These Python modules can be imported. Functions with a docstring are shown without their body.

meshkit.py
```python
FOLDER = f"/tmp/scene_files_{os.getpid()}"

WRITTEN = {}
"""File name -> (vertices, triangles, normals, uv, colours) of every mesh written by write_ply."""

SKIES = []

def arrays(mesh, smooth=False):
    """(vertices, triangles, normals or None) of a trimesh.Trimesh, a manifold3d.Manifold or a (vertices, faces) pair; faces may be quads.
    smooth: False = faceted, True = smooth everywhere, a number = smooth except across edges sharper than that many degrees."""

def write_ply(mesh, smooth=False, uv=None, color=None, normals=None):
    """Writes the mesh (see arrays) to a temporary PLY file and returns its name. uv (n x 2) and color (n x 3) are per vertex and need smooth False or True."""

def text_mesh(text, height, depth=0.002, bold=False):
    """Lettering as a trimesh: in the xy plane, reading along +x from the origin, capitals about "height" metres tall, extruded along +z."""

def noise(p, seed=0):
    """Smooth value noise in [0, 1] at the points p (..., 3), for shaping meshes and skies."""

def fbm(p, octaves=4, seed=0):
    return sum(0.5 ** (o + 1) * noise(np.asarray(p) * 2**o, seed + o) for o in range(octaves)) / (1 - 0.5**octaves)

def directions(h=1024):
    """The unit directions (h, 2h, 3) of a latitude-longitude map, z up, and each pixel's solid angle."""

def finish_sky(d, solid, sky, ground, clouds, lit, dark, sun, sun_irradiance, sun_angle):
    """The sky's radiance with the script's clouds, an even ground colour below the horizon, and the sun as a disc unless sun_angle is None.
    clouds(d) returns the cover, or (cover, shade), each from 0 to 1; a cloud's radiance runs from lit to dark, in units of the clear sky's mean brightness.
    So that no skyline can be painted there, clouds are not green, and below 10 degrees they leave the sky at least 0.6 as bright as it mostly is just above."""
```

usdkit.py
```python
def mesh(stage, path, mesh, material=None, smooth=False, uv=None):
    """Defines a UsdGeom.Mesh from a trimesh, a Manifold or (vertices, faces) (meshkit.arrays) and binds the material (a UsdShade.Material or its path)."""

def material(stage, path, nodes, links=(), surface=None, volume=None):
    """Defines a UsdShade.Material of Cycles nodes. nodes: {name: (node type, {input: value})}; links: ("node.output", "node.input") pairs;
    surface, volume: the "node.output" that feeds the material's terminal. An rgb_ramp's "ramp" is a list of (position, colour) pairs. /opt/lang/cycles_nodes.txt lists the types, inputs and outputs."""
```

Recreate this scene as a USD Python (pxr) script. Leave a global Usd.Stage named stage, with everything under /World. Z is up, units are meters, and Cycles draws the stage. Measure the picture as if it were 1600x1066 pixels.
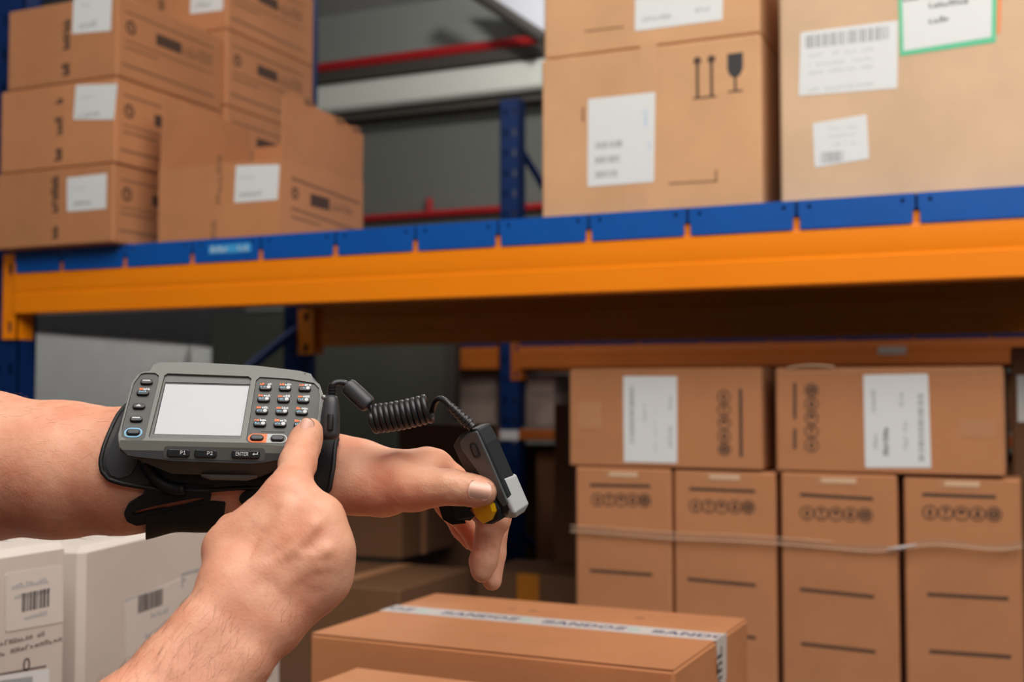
import math, random
import numpy as np, trimesh, shapely
from shapely import affinity
from shapely.geometry import Polygon, box as sbox, Point, LineString
from shapely.ops import unary_union
import manifold3d as m3
from pxr import Usd, UsdGeom, UsdLux, UsdShade, Sdf, Gf, Vt
import usdkit, meshkit

random.seed(7)
RNG = np.random.default_rng(7)
stage = Usd.Stage.CreateInMemory()
UsdGeom.SetStageUpAxis(stage, "Z")
UsdGeom.SetStageMetersPerUnit(stage, 1.0)
UsdGeom.Xform.Define(stage, "/World")
UsdGeom.Scope.Define(stage, "/World/Looks")

# ------------------------------------------------------------------ camera
F, YAW, PIT = 1850.0, 0.4186, 0.0445
CAM = np.array([0.0, 0.0, 1.40])
R = np.array([math.cos(YAW), math.sin(YAW), 0.0])
FW = np.array([-math.sin(YAW), math.cos(YAW), 0.0]) * math.cos(PIT) + np.array([0, 0, math.sin(PIT)])
UP = np.cross(R, FW)
cam = UsdGeom.Camera.Define(stage, "/World/camera")
_m = Gf.Matrix4d(1.0)
for _i, _v in enumerate((R, UP, -FW, CAM)):
    _m.SetRow(_i, Gf.Vec4d(*map(float, _v), 1.0 if _i == 3 else 0.0))
cam.AddTransformOp().Set(_m)
cam.CreateHorizontalApertureAttr(36.0)
cam.CreateVerticalApertureAttr(36.0 * 1066 / 1600)
cam.CreateFocalLengthAttr(36.0 * F / 1600)
cam.CreateFStopAttr(7.5)
cam.CreateFocusDistanceAttr(0.80)
cam.CreateClippingRangeAttr(Gf.Vec2f(0.05, 200.0))
cam.CreateExposureAttr(0.5)

# ------------------------------------------------------------------ light: daylight from the open side of the hall, lamps over the aisle
dome = UsdLux.DomeLight.Define(stage, "/World/daylight")
dome.CreateColorAttr(Gf.Vec3f(1.0, 0.98, 0.95))
dome.CreateIntensityAttr(0.025)


def rect_light(name, loc, target, w, h, power, color=(1, 1, 1)):
    l = UsdLux.RectLight.Define(stage, "/World/" + name)
    z = np.array(loc, float) - np.array(target, float)
    z /= np.linalg.norm(z)
    x = np.cross([0, 1, 0] if abs(z[2]) > .9 else [0, 0, 1], z)
    x /= np.linalg.norm(x)
    y = np.cross(z, x)
    m = Gf.Matrix4d(1.0)
    for i, v in enumerate((x, y, z, loc)):
        m.SetRow(i, Gf.Vec4d(*map(float, v), 1.0 if i == 3 else 0.0))
    l.AddTransformOp().Set(m)
    l.CreateWidthAttr(w)
    l.CreateHeightAttr(h)
    l.CreateIntensityAttr(power)
    l.CreateColorAttr(Gf.Vec3f(*color))
    return l


rect_light("aisle_lamp", (0.8, 0.4, 4.0), (0.0, 2.1, 1.5), 4.0, 2.4, 3.7, (1.0, 0.97, 0.93))
rect_light("far_aisle_lamp", (-3.0, 0.6, 4.2), (-2.6, 2.2, 1.8), 2.4, 1.0, 1.2, (1.0, 0.97, 0.93))
rect_light("loading_door_daylight", (3.2, -2.6, 4.4), (-0.4, 1.8, 1.6), 3.0, 1.4, 2.4, (1.0, 0.99, 0.97))
for nm, loc, pw in (("back_aisle_lamp", (-2.2, 6.6, 4.95), 235.0), ("between_racks_lamp", (-2.9, 3.9, 3.3), 26.0)):  # the second is an unseen light added to brighten the grey partition
    hl = UsdLux.SphereLight.Define(stage, "/World/" + nm)
    hl.AddTranslateOp().Set(Gf.Vec3d(*loc))
    hl.CreateRadiusAttr(.15)
    hl.CreateIntensityAttr(pw)


# ------------------------------------------------------------------ helpers
def ray(px, py):
    return FW + R * ((px - 800) / F) + UP * ((533 - py) / F)


def at(px, py, d):
    return CAM + ray(px, py) * d


def on_y(px, py, y):
    r = ray(px, py)
    return CAM + r * ((y - CAM[1]) / r[1])


def on_x(px, py, x):
    r = ray(px, py)
    return CAM + r * ((x - CAM[0]) / r[0])


def on_z(px, py, z):
    r = ray(px, py)
    return CAM + r * ((z - CAM[2]) / r[2])


def lin(c):
    return tuple(((x / 255) / 12.92 if x / 255 <= .04045 else ((x / 255 + .055) / 1.055) ** 2.4) for x in c)


USED, OFF = {}, {}


def numbered(parent, name):
    k = (parent, name)
    n = USED.get(k, 0)
    USED[k] = n + 1
    return name if n == 0 else f"{name}_{n:03d}"


def thing(name, label, cat, loc=(0, 0, 0), group=None):
    p = "/World/" + numbered("/World", name)
    x = UsdGeom.Xform.Define(stage, p)
    x.AddTranslateOp().Set(Gf.Vec3d(*map(float, loc)))
    OFF[p] = np.array(loc, float)
    pr = x.GetPrim()
    pr.SetCustomDataByKey("label", label)
    pr.SetCustomDataByKey("category", cat)
    if group:
        pr.SetCustomDataByKey("group", group)
    return p


def tm(mesh):
    if hasattr(mesh, "to_mesh"):
        m = mesh.to_mesh()
        return trimesh.Trimesh(np.array(m.vert_properties[:, :3]), np.array(m.tri_verts), process=False)
    return mesh


def obj(name, mesh, mat, parent="/World", smooth=30, label=None, kind=None, cat=None, group=None):
    """one Mesh prim; the mesh is given in world coordinates"""
    if isinstance(mesh, list):
        mesh = trimesh.util.concatenate([tm(m) for m in mesh])
    mesh = tm(mesh).copy()
    p = f"{parent}/" + numbered(parent, name)
    off = OFF.get(parent, np.zeros(3))
    mesh.vertices = np.array(mesh.vertices) - off
    OFF[p] = off
    m = usdkit.mesh(stage, p, mesh, mat, smooth=smooth)
    for k, v in (("label", label), ("kind", kind), ("category", cat), ("group", group)):
        if v:
            m.GetPrim().SetCustomDataByKey(k, v)
    return p


def struct(name, mesh, mat, smooth=30):
    return obj(name, mesh, mat, smooth=smooth, kind="structure")


def frame(o, x, y, z):
    T = np.eye(4)
    T[:3, 0], T[:3, 1], T[:3, 2], T[:3, 3] = x, y, z, o
    return T


def bx(x0, x1, y0, y1, z0, z1, c=0.0):
    """box with chamfered edges"""
    if c <= 0:
        b = trimesh.creation.box((x1 - x0, y1 - y0, z1 - z0))
        b.apply_translation(((x0 + x1) / 2, (y0 + y1) / 2, (z0 + z1) / 2))
        return b
    P = []
    for x, sx in ((x0, 1), (x1, -1)):
        for y, sy in ((y0, 1), (y1, -1)):
            for z, sz in ((z0, 1), (z1, -1)):
                P += [(x + sx * c, y + sy * c, z), (x + sx * c, y, z + sz * c), (x, y + sy * c, z + sz * c)]
    return tm(m3.Manifold.hull_points(np.array(P, float)))


def ext(poly, h, T=None):
    """extrude a shapely polygon (or multi) by h along local z, then move by T"""
    out = []
    for g in getattr(poly, "geoms", [poly]):
        if g.is_empty or g.area <= 0:
            continue
        out.append(trimesh.creation.extrude_polygon(g, h, engine="earcut"))
    m = trimesh.util.concatenate(out)
    if T is not None:
        m.apply_transform(T)
    return m


def rrect(x0, y0, x1, y1, r):
    r = min(r, .499 * min(x1 - x0, y1 - y0))
    return sbox(x0 + r, y0 + r, x1 - r, y1 - r).buffer(r, quad_segs=5)


def hull(*pts):
    return m3.Manifold.hull_points(np.vstack([np.asarray(p, float) for p in pts]))


def tube(path, r, n=10, cap=True):
    path = np.asarray(path, float)
    rr = np.broadcast_to(np.asarray(r, float), (len(path),))
    t = np.gradient(path, axis=0)
    t /= np.linalg.norm(t, axis=1, keepdims=True)
    a = np.array([0, 0, 1.0]) if abs(t[0][2]) < .9 else np.array([1.0, 0, 0])
    u = np.cross(t[0], a)
    u /= np.linalg.norm(u)
    V, ang = [], np.linspace(0, 2 * np.pi, n, endpoint=False)
    for i in range(len(path)):
        u = u - t[i] * (u @ t[i])
        u /= np.linalg.norm(u)
        w = np.cross(t[i], u)
        V.append(path[i] + rr[i] * (np.cos(ang)[:, None] * u + np.sin(ang)[:, None] * w))
    V = np.vstack(V)
    Fc = []
    for i in range(len(path) - 1):
        for j in range(n):
            a0, b0 = i * n + j, i * n + (j + 1) % n
            Fc += [(a0, b0, b0 + n), (a0, b0 + n, a0 + n)]
    if cap:
        V = np.vstack([V, path[0], path[-1]])
        c0, c1 = len(V) - 2, len(V) - 1
        for j in range(n):
            Fc += [(c0, (j + 1) % n, j), (c1, (len(path) - 1) * n + j, (len(path) - 1) * n + (j + 1) % n)]
    m = trimesh.Trimesh(V, np.array(Fc), process=False)
    if m.volume < 0:
        m.invert()
    return m


def spline(P, n):
    from scipy.interpolate import CubicSpline
    P = np.asarray(P, float)
    s = np.r_[0, np.cumsum(np.linalg.norm(np.diff(P, axis=0), axis=1))]
    return CubicSpline(s, P)(np.linspace(0, s[-1], n))


def text2d(text, h, bold=False):
    """lettering as a shapely shape, origin at the lower left, capitals h tall"""
    m = meshkit.text_mesh(text, h, depth=1.0, bold=bold)
    v, f = np.array(m.vertices), np.array(m.faces)
    top = f[(v[f][:, :, 2] > .5).all(1)]
    return unary_union([Polygon(v[t][:, :2]).buffer(h * .002) for t in top])


def scribble(w, h, n, seed, solid=.75):
    """a row of small blurred-looking printed strokes, too fine to read"""
    r = random.Random(seed)
    out, cw = [], w / n
    for i in range(n):
        if r.random() > .9:
            continue
        x = i * cw
        hh = h * r.choice((.72, 1, 1, .72))
        g = [sbox(x, 0, x + cw * .24, hh)]
        if r.random() < .7:
            g.append(sbox(x + cw * .5, 0, x + cw * .74, hh * r.choice((.6, 1))))
        y = hh * r.choice((.0, .4, .8))
        g.append(sbox(x, y, x + cw * .74, y + h * .2))
        out += g
    return unary_union(out)


def barcode(w, h, n, seed):
    r = random.Random(seed)
    xs, out = 0.0, []
    unit = w / (n * 2.6)
    while xs < w - unit * 3:
        b = unit * r.choice((1, 1, 2, 3))
        out.append(sbox(xs, 0, min(xs + b, w), h))
        xs += b + unit * r.choice((1, 1, 2))
    return unary_union(out)


def mv(g, x, y, rot=0):
    if rot:
        g = affinity.rotate(g, rot, origin=(0, 0))
    return affinity.translate(g, x, y)


# ------------------------------------------------------------------ materials
def plain(name, rgb, rough=.5, metal=0.0, bump=0.0, bscale=200, vary=0.0, vscale=6.0, spec=.5, **kw):
    c = lin(rgb)
    nodes = {"p": ("principled_bsdf", dict(base_color=c, roughness=rough, metallic=metal, specular_ior_level=spec, **kw))}
    links = []
    if vary or bump:
        nodes["g"] = ("texture_coordinate", {})
    if vary:
        nodes["n"] = ("noise_texture", dict(scale=vscale, detail=4.0))
        a, b = tuple(x * (1 - vary) for x in c), tuple(min(1, x * (1 + vary)) for x in c)
        nodes["r"] = ("rgb_ramp", {"ramp": [(.3, a), (.7, b)]})
        links += [("g.object", "n.vector"), ("n.fac", "r.fac"), ("r.color", "p.base_color")]
    if bump:
        nodes["b"] = ("noise_texture", dict(scale=bscale, detail=3.0))
        nodes["u"] = ("bump", dict(strength=bump, distance=.001))
        links += [("g.object", "b.vector"), ("b.fac", "u.height"), ("u.normal", "p.normal")]
    return usdkit.material(stage, "/World/Looks/" + name, nodes, links, surface="p.BSDF")


def cardboard(name, rgb, var=.10, rough=.75):
    c = lin(rgb)
    a, b = tuple(x * (1 - var) for x in c), tuple(x * (1 + var) for x in c)
    return usdkit.material(stage, "/World/Looks/" + name, {
        "g": ("texture_coordinate", {}), "oi": ("object_info", {}),
        "n": ("noise_texture", dict(scale=3.5, detail=5.0, roughness=.6)),
        "mp": ("mapping", dict(scale=(9.0, 9.0, 140.0))), "fl": ("noise_texture", dict(scale=1.0, detail=2.0)),
        "r": ("rgb_ramp", {"ramp": [(.3, a), (.7, b)]}),
        "h": ("hsv", dict(hue=.5, saturation=1.0, fac=1.0)),
        "mr": ("map_range", dict(from_min=0, from_max=1, to_min=.93, to_max=1.06)),
        "u": ("bump", dict(strength=.12, distance=.002)),
        "p": ("principled_bsdf", dict(roughness=rough, specular_ior_level=.3)),
    }, [("g.object", "n.vector"), ("n.fac", "r.fac"), ("r.color", "h.color"), ("oi.random", "mr.value"), ("mr.result", "h.value"),
        ("h.color", "p.base_color"), ("g.object", "mp.vector"), ("mp.vector", "fl.vector"), ("fl.fac", "u.height"), ("u.normal", "p.normal")], surface="p.BSDF")


CARD = cardboard("cardboard", (190, 128, 86))
CARD_PALE = cardboard("pale_cardboard", (208, 159, 116))
CARD_LIGHT = cardboard("light_tan_cardboard", (212, 177, 143))
CARD_WHITE = plain("white_cardboard", (208, 196, 186), .6, vary=.05, bump=.05, bscale=60)
INK = plain("brown_black_ink", (78, 55, 42), .7)
INK_SOFT = plain("faded_ink", (138, 95, 64), .7)
LABEL_INK = plain("brown_grey_ink", (112, 98, 92), .7)
INK_DARK = plain("black_ink", (58, 54, 54), .7)
GREY_INK = plain("grey_ink", (165, 165, 165), .7)
PALE_INK = plain("pale_grey_ink", (196, 196, 196), .7)
BLUE_INK = plain("pale_blue_ink", (180, 205, 232), .7)
NAVY = plain("navy_ink", (52, 54, 92), .6)
PAPER = plain("label_paper", (226, 226, 224), .55)
GREEN = plain("green_border", (95, 200, 150), .55)
ORANGE_STRIP = plain("orange_strip", (240, 140, 80), .55)
TAPE = plain("packing_tape", (190, 134, 94), .4)
TAPE_CLEAR = plain("clear_tape", (222, 184, 150), .35)
TAPE_AND_GLINT_WHITE = plain("white_tape_and_glint", (205, 196, 190), .3)
BLUE = plain("blue_paint", (0, 82, 166), .38, vary=.06)
BLUE_DARK = plain("dark_blue_paint", (3, 38, 88), .6, vary=.06, spec=.2)
ORANGE_SHADED = plain("shade_dimmed_orange", (172, 88, 12), .5, vary=.06, vscale=3)  # orange darkened in its colour to stand for shade on the rear rack
ORANGE = plain("orange_paint", (255, 138, 0), .36, vary=.04, vscale=3)
DARK_HOLE = plain("dark_steel", (18, 18, 22), .6)
GALV = plain("galvanised_steel", (150, 150, 146), .45, .6)
RUBBER = plain("black_rubber", (20, 20, 21), .55, bump=.08, bscale=900)
FABRIC = plain("black_webbing", (17, 17, 19), .85, bump=.5, bscale=1500)
FABRIC_GREY = plain("grey_neoprene", (46, 46, 48), .8, bump=.3, bscale=1500)
BODY_DARK = plain("charcoal_plastic", (58, 58, 60), .42, bump=.04, bscale=2500)
BEZEL = plain("grey_plastic", (108, 108, 101), .45, bump=.04, bscale=2500)
PANEL = plain("dark_grey_panel", (72, 71, 67), .5)
SCREEN_RIM = plain("screen_rim", (92, 92, 88), .45)
KEYMAT = plain("black_key_rubber", (30, 31, 34), .38)
LEG_WHITE = plain("white_legend", (196, 198, 198), .5)
LEG_ORANGE = plain("orange_legend", (235, 110, 50), .5)
LEG_BLUE = plain("blue_legend", (130, 185, 215), .5)
RING_GREY = plain("pale_grey_ring", (175, 178, 175), .5)
YELLOW = plain("yellow_trigger", (255, 188, 2), .38)
TIP_GREY = plain("light_grey_plastic", (176, 176, 174), .42)
SCANNER = plain("scanner_black", (38, 38, 40), .4, bump=.04, bscale=2500)
SCANNER_TOP = plain("scanner_top_grey", (84, 86, 86), .38)
CABLE = plain("black_cable", (34, 33, 34), .38)
WALL_GREY = plain("wall_sheet", (120, 121, 115), .7, vary=.05, vscale=1.5)
ROOF_GREY = plain("roof_sheet", (178, 179, 174), .7, vary=.04, vscale=1.5)
DARK_STEEL = plain("dark_roof_steel", (58, 52, 46), .6)
RED_STEEL = plain("red_pipe_paint", (150, 20, 24), .45)
WHITE_DUCT = plain("pale_duct", (190, 190, 180), .55)
SKYLIGHT = plain("skylight_sheet", (200, 200, 205), .5)
FLOOR = plain("dark_floor", (58, 57, 55), .5, vary=.08, vscale=2)
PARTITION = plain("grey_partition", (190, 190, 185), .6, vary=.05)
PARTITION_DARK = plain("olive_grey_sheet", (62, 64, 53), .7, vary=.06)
WOOD = plain("bench_top", (150, 120, 88), .6, vary=.1)
DULL_CARD = cardboard("dull_cardboard", (150, 132, 122))
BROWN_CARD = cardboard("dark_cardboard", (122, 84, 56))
SCREEN_M = usdkit.material(stage, "/World/Looks/lcd_screen", {
    "p": ("principled_bsdf", dict(base_color=lin((150, 150, 152)), roughness=.25, emission_color=lin((214, 214, 215)), emission_strength=.17))}, [], surface="p.BSDF")
FILM = usdkit.material(stage, "/World/Looks/stretch_film", {
    "t": ("transparent_bsdf", dict(color=(.93, .92, .9))), "g": ("principled_bsdf", dict(base_color=lin((215, 185, 160)), roughness=.18)),
    "m": ("mix_closure", dict(fac=.12))}, [("t.BSDF", "m.closure1"), ("g.BSDF", "m.closure2")], surface="m.closure")


def skin_material(name, base, red):
    b, r = lin(base), lin(red)
    return usdkit.material(stage, "/World/Looks/" + name, {
        "g": ("texture_coordinate", {}),
        "n": ("noise_texture", dict(scale=28.0, detail=4.0, roughness=.6)), "r": ("rgb_ramp", {"ramp": [(.32, b), (.72, r)]}),
        "f": ("noise_texture", dict(scale=700.0, detail=3.0)), "u": ("bump", dict(strength=.16, distance=.0012)),
        "v": ("voronoi_texture", dict(scale=420.0)), "u2": ("bump", dict(strength=.10, distance=.0008)),
        "p": ("principled_bsdf", dict(roughness=.48, specular_ior_level=.45, subsurface_weight=.22, subsurface_scale=.006, subsurface_radius=(1.0, .35, .2))),
    }, [("g.object", "n.vector"), ("n.fac", "r.fac"), ("r.color", "p.base_color"), ("g.object", "f.vector"), ("f.fac", "u.height"),
        ("g.object", "v.vector"), ("v.distance", "u2.height"), ("u.normal", "u2.normal"), ("u2.normal", "p.normal")], surface="p.BSDF")


SKIN = skin_material("skin", (227, 168, 137), (216, 140, 110))
NAIL = plain("fingernail", (232, 178, 156), .28)
SHIRT = plain("dark_tshirt", (52, 56, 66), .85, bump=.2, bscale=600)
HAIR = plain("brown_hair", (52, 38, 28), .6)

# ------------------------------------------------------------------ the hall
struct("floor", bx(-9, 6, -5, 9.3, -.1, 0), FLOOR)
wb = [bx(-9, 6, 9.0, 9.1, 0, 4.85)]
struct("wall_back", wb, WALL_GREY)
struct("wall_left", bx(-9.1, -9.0, -5, 9.1, 0, 6.2), WALL_GREY)
for k, zz in enumerate((1.2, 2.15, 2.55)):
    struct("trim_1" if k == 0 else f"trim_{k + 1}", bx(-9, 6, 8.935, 8.965, zz, zz + .04, .004), WALL_GREY)


def roof_pt(y):
    return 4.82 + (9.0 - y) * .2


cl = hull([(x, y, roof_pt(y) + dz) for x in (-9, 6) for y in (9.1, -1.0) for dz in (0, .08)])
struct("ceiling", cl, ROOF_GREY)
n_trim = 4
for y, w in ((7.9, .07), (6.9, .05), (5.9, .07)):       # purlin ribs under the roof sheets
    struct(f"trim_{n_trim}", hull([(x, yy, roof_pt(yy) + dz) for x in (-9, 6) for yy in (y, y + w) for dz in (-.05, .0)]), GALV)
    n_trim += 1
# white duct, dark steel rail and red pipe high on the back wall
A0, A1 = on_y(505, 165, 8.85), on_y(845, 124, 8.85)
zc = (A0[2] + A1[2]) / 2 + .02
struct(f"trim_{n_trim}", bx(-9, 6, 8.72, 8.98, zc - .125, zc + .125, .03), WHITE_DUCT)
struct(f"trim_{n_trim + 1}", bx(-9, 6, 8.80, 8.98, zc - .20, zc - .135, .006), DARK_STEEL)
struct(f"trim_{n_trim + 2}", bx(-9, 6, 8.70, 8.92, zc + .135, zc + .235, .006), DARK_STEEL)
struct(f"trim_{n_trim + 3}", tube([(-9, 8.78, zc + .29), (6, 8.78, zc + .29)], .048, 14), RED_STEEL)
zr = on_y(700, 333, 8.93)[2]
struct(f"trim_{n_trim + 4}", [tube([(-9, 8.93, zr), (6, 8.93, zr)], .033, 12), tube([(on_y(671, 330, 8.93)[0], 8.93, zr), (on_y(671, 330, 8.93)[0], 8.93, zr + .14)], .03, 10)], RED_STEEL)
struct(f"trim_{n_trim + 7}", bx(-9, 6, 8.965, 8.998, .02, zc - .2), plain("lower_wall_shade_tone", (92, 92, 86), .7, vary=.05, vscale=1.5))  # panel added over the lower wall, its darker grey standing in for shade
# skylight sheet and truss bar at the upper right
q = [p + (0, dy, 0) for p in (on_y(762, -12, 8.6), on_y(850, -12, 8.6), on_y(850, 52, 8.6), on_y(806, 26, 8.6)) for dy in (0, .03)]
struct(f"trim_{n_trim + 5}", hull(q), SKYLIGHT)
struct(f"trim_{n_trim + 6}", tube([on_y(735, -15, 8.4), on_y(850, 60, 8.5)], .05, 8), DARK_STEEL)


# ------------------------------------------------------------------ pallet racks
def upright(x0, x1, y0, y1, z1, mat):
    """perforated C-section post: web to the front, flanges back, slots in the web"""
    w, t = x1 - x0, .004
    sl = []
    for k in range(int(z1 / .1)):
        for s in (.28, .72):
            sl.append(rrect(w * s - .006, .05 + k * .1, w * s + .006, .085 + k * .1, .004))
    web = sbox(0, 0, w, z1).difference(unary_union(sl))
    T = frame((x0, y0 + t, 0), (1, 0, 0), (0, 0, 1), (0, -1, 0))
    return [ext(web, t, T), bx(x0, x0 + t, y0, y1, 0, z1), bx(x1 - t, x1, y0, y1, 0, z1), bx(x0, x0 + .03, y1 - t, y1, 0, z1), bx(x1 - .03, x1, y1 - t, y1, 0, z1)]


def beam(x0, x1, y, z0, z1, step=0.0, flip=1):
    """box beam with a shallow crease in its face and a step for the deck on top"""
    h = z1 - z0
    prof = [(0, z0 + .004), (.004, z0), (.05, z0), (.05, z1 + step), (.006, z1 + step), (.006, z1), (.002, z1), (0, z1 - .004), (0, z0 + h * .60), (.0022, z0 + h * .56), (.0022, z0 + h * .50), (0, z0 + h * .50 - .002)]
    P = Polygon([(flip * a, b) for a, b in prof])
    return ext(P, x1 - x0, frame((x0, y, 0), (0, 1, 0), (0, 0, 1), (1, 0, 0)))


def connector(x0, x1, y, z0, z1):
    hk = sbox(0, 0, x1 - x0, z1 - z0)
    hk = hk.difference(unary_union([rrect((x1 - x0) * .35, (z1 - z0) * q - .016, (x1 - x0) * .62, (z1 - z0) * q + .016, .006) for q in (.14, .82)]))
    return [ext(hk, .004, frame((x0, y, z0), (1, 0, 0), (0, 0, 1), (0, -1, 0))), bx(x1 - .004, x1, y - .004, y + .055, z0, z1)]


def plank(x0, x1, y0, y1, z, lip):
    w = x1 - x0
    g = Polygon([(.007, 0), (w - .007, 0), (w - .007, lip * .42), (w - .0026, lip * .5), (w - .0026, lip), (.0026, lip), (.0026, lip * .5), (.007, lip * .42)])
    g = g.difference(unary_union([Point(x, lip - .014).buffer(.0042, quad_segs=4) for x in (.026, w - .026)]))
    t = .002
    return [ext(g, t, frame((x0, y0 + t, z - lip), (1, 0, 0), (0, 0, 1), (0, -1, 0))), bx(x0 + .001, x1 - .001, y0 + .002, y1, z - t, z),
            bx(x0 + .001, x0 + .003, y0 + .06, y1 - .06, z - .04, z), bx(x1 - .003, x1 - .001, y0 + .06, y1 - .06, z - .04, z), bx(x0 + .001, x1 - .001, y1 - t, y1, z - .05, z)]


ZD, ZB0, ZB1 = 1.797, 1.621, 1.736          # deck top, beam bottom, beam top
YF, YR = 2.45, 3.90
rk = thing("pallet_rack", "orange and blue pallet rack across the picture, cartons on its blue steel deck", "pallet rack", (-1.25, 2.47, 0))
for x0, x1 in ((-2.72, -2.615), (.20, .305)):
    obj("front_upright", upright(x0, x1, YF + .02, YF + .085, 3.4, BLUE_DARK), BLUE_DARK, rk)
    obj("rear_upright", upright(x0, x1, YR, YR + .065, 3.4, BLUE_DARK), BLUE_DARK, rk)
    br = []
    xm = (x0 + x1) / 2
    for z in (.15, .95, 1.75, 2.55):
        br.append(tube([(xm, YF + .09, z), (xm, YR, z + .70)], .019, 8))
    for b in br:
        obj("brace", b, BLUE_DARK, rk)
obj("front_beam", beam(-2.612, .20, YF, ZB0, ZB1, .026), ORANGE, rk)
obj("rear_beam", beam(-2.612, .20, YR + .02, ZB0 - .035, ZB1 - .03, .05), ORANGE, rk)
obj("lower_front_beam", beam(-2.612, .20, YF, .424, .54, .026), ORANGE, rk)
obj("lower_rear_beam", beam(-2.612, .20, YR + .02, .424, .54, .026), ORANGE, rk)
for z0, z1 in ((1.553, 1.792), (.36, .60)):
    obj("beam_connector", connector(-2.668, -2.612, YF + .015, z0, z1), ORANGE, rk)
    obj("beam_connector", connector(-2.650, -2.57, YR - .005, z0, z1 - .06), ORANGE, rk)
xs = [-2.612, -2.437, -2.215, -1.993] + [-1.779, -1.559, -1.338, -1.1235, -.903, -.679, -.449, -.215, .012, .198]
for a, b in zip(xs[:-1], xs[1:]):
    obj("deck_plank", plank(a, b, YF - .003, YR + .07, ZD, .060), BLUE, rk)
for a, b in zip(xs[:-1], xs[1:]):
    obj("lower_deck_plank", plank(a, b, YF - .003, YR + .07, .60, .058), BLUE, rk)
# sticker on the deck lip
P0, P1 = on_y(326, 399, YF - .004), on_y(392, 380, YF - .004)
LB = plain("cyan_sticker", (70, 165, 225), .4)
sx, sz = P0[0], P0[2] + .003
sw = P1[0] - P0[0]
st = obj("sticker", bx(sx, sx + sw, YF - .0042, YF - .0032, sz, sz + .022), LB, rk)
obj("sticker_print", [ext(scribble(sw * .42, .014, 5, 3), .0005, frame((sx + sw * .06, YF - .0042, sz + .004), (1, 0, 0), (0, 0, 1), (0, -1, 0))),
                      ext(scribble(sw * .24, .013, 3, 5), .0005, frame((sx + sw * .70, YF - .0042, sz + .004), (1, 0, 0), (0, 0, 1), (0, -1, 0)))], LEG_WHITE, st)

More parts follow.
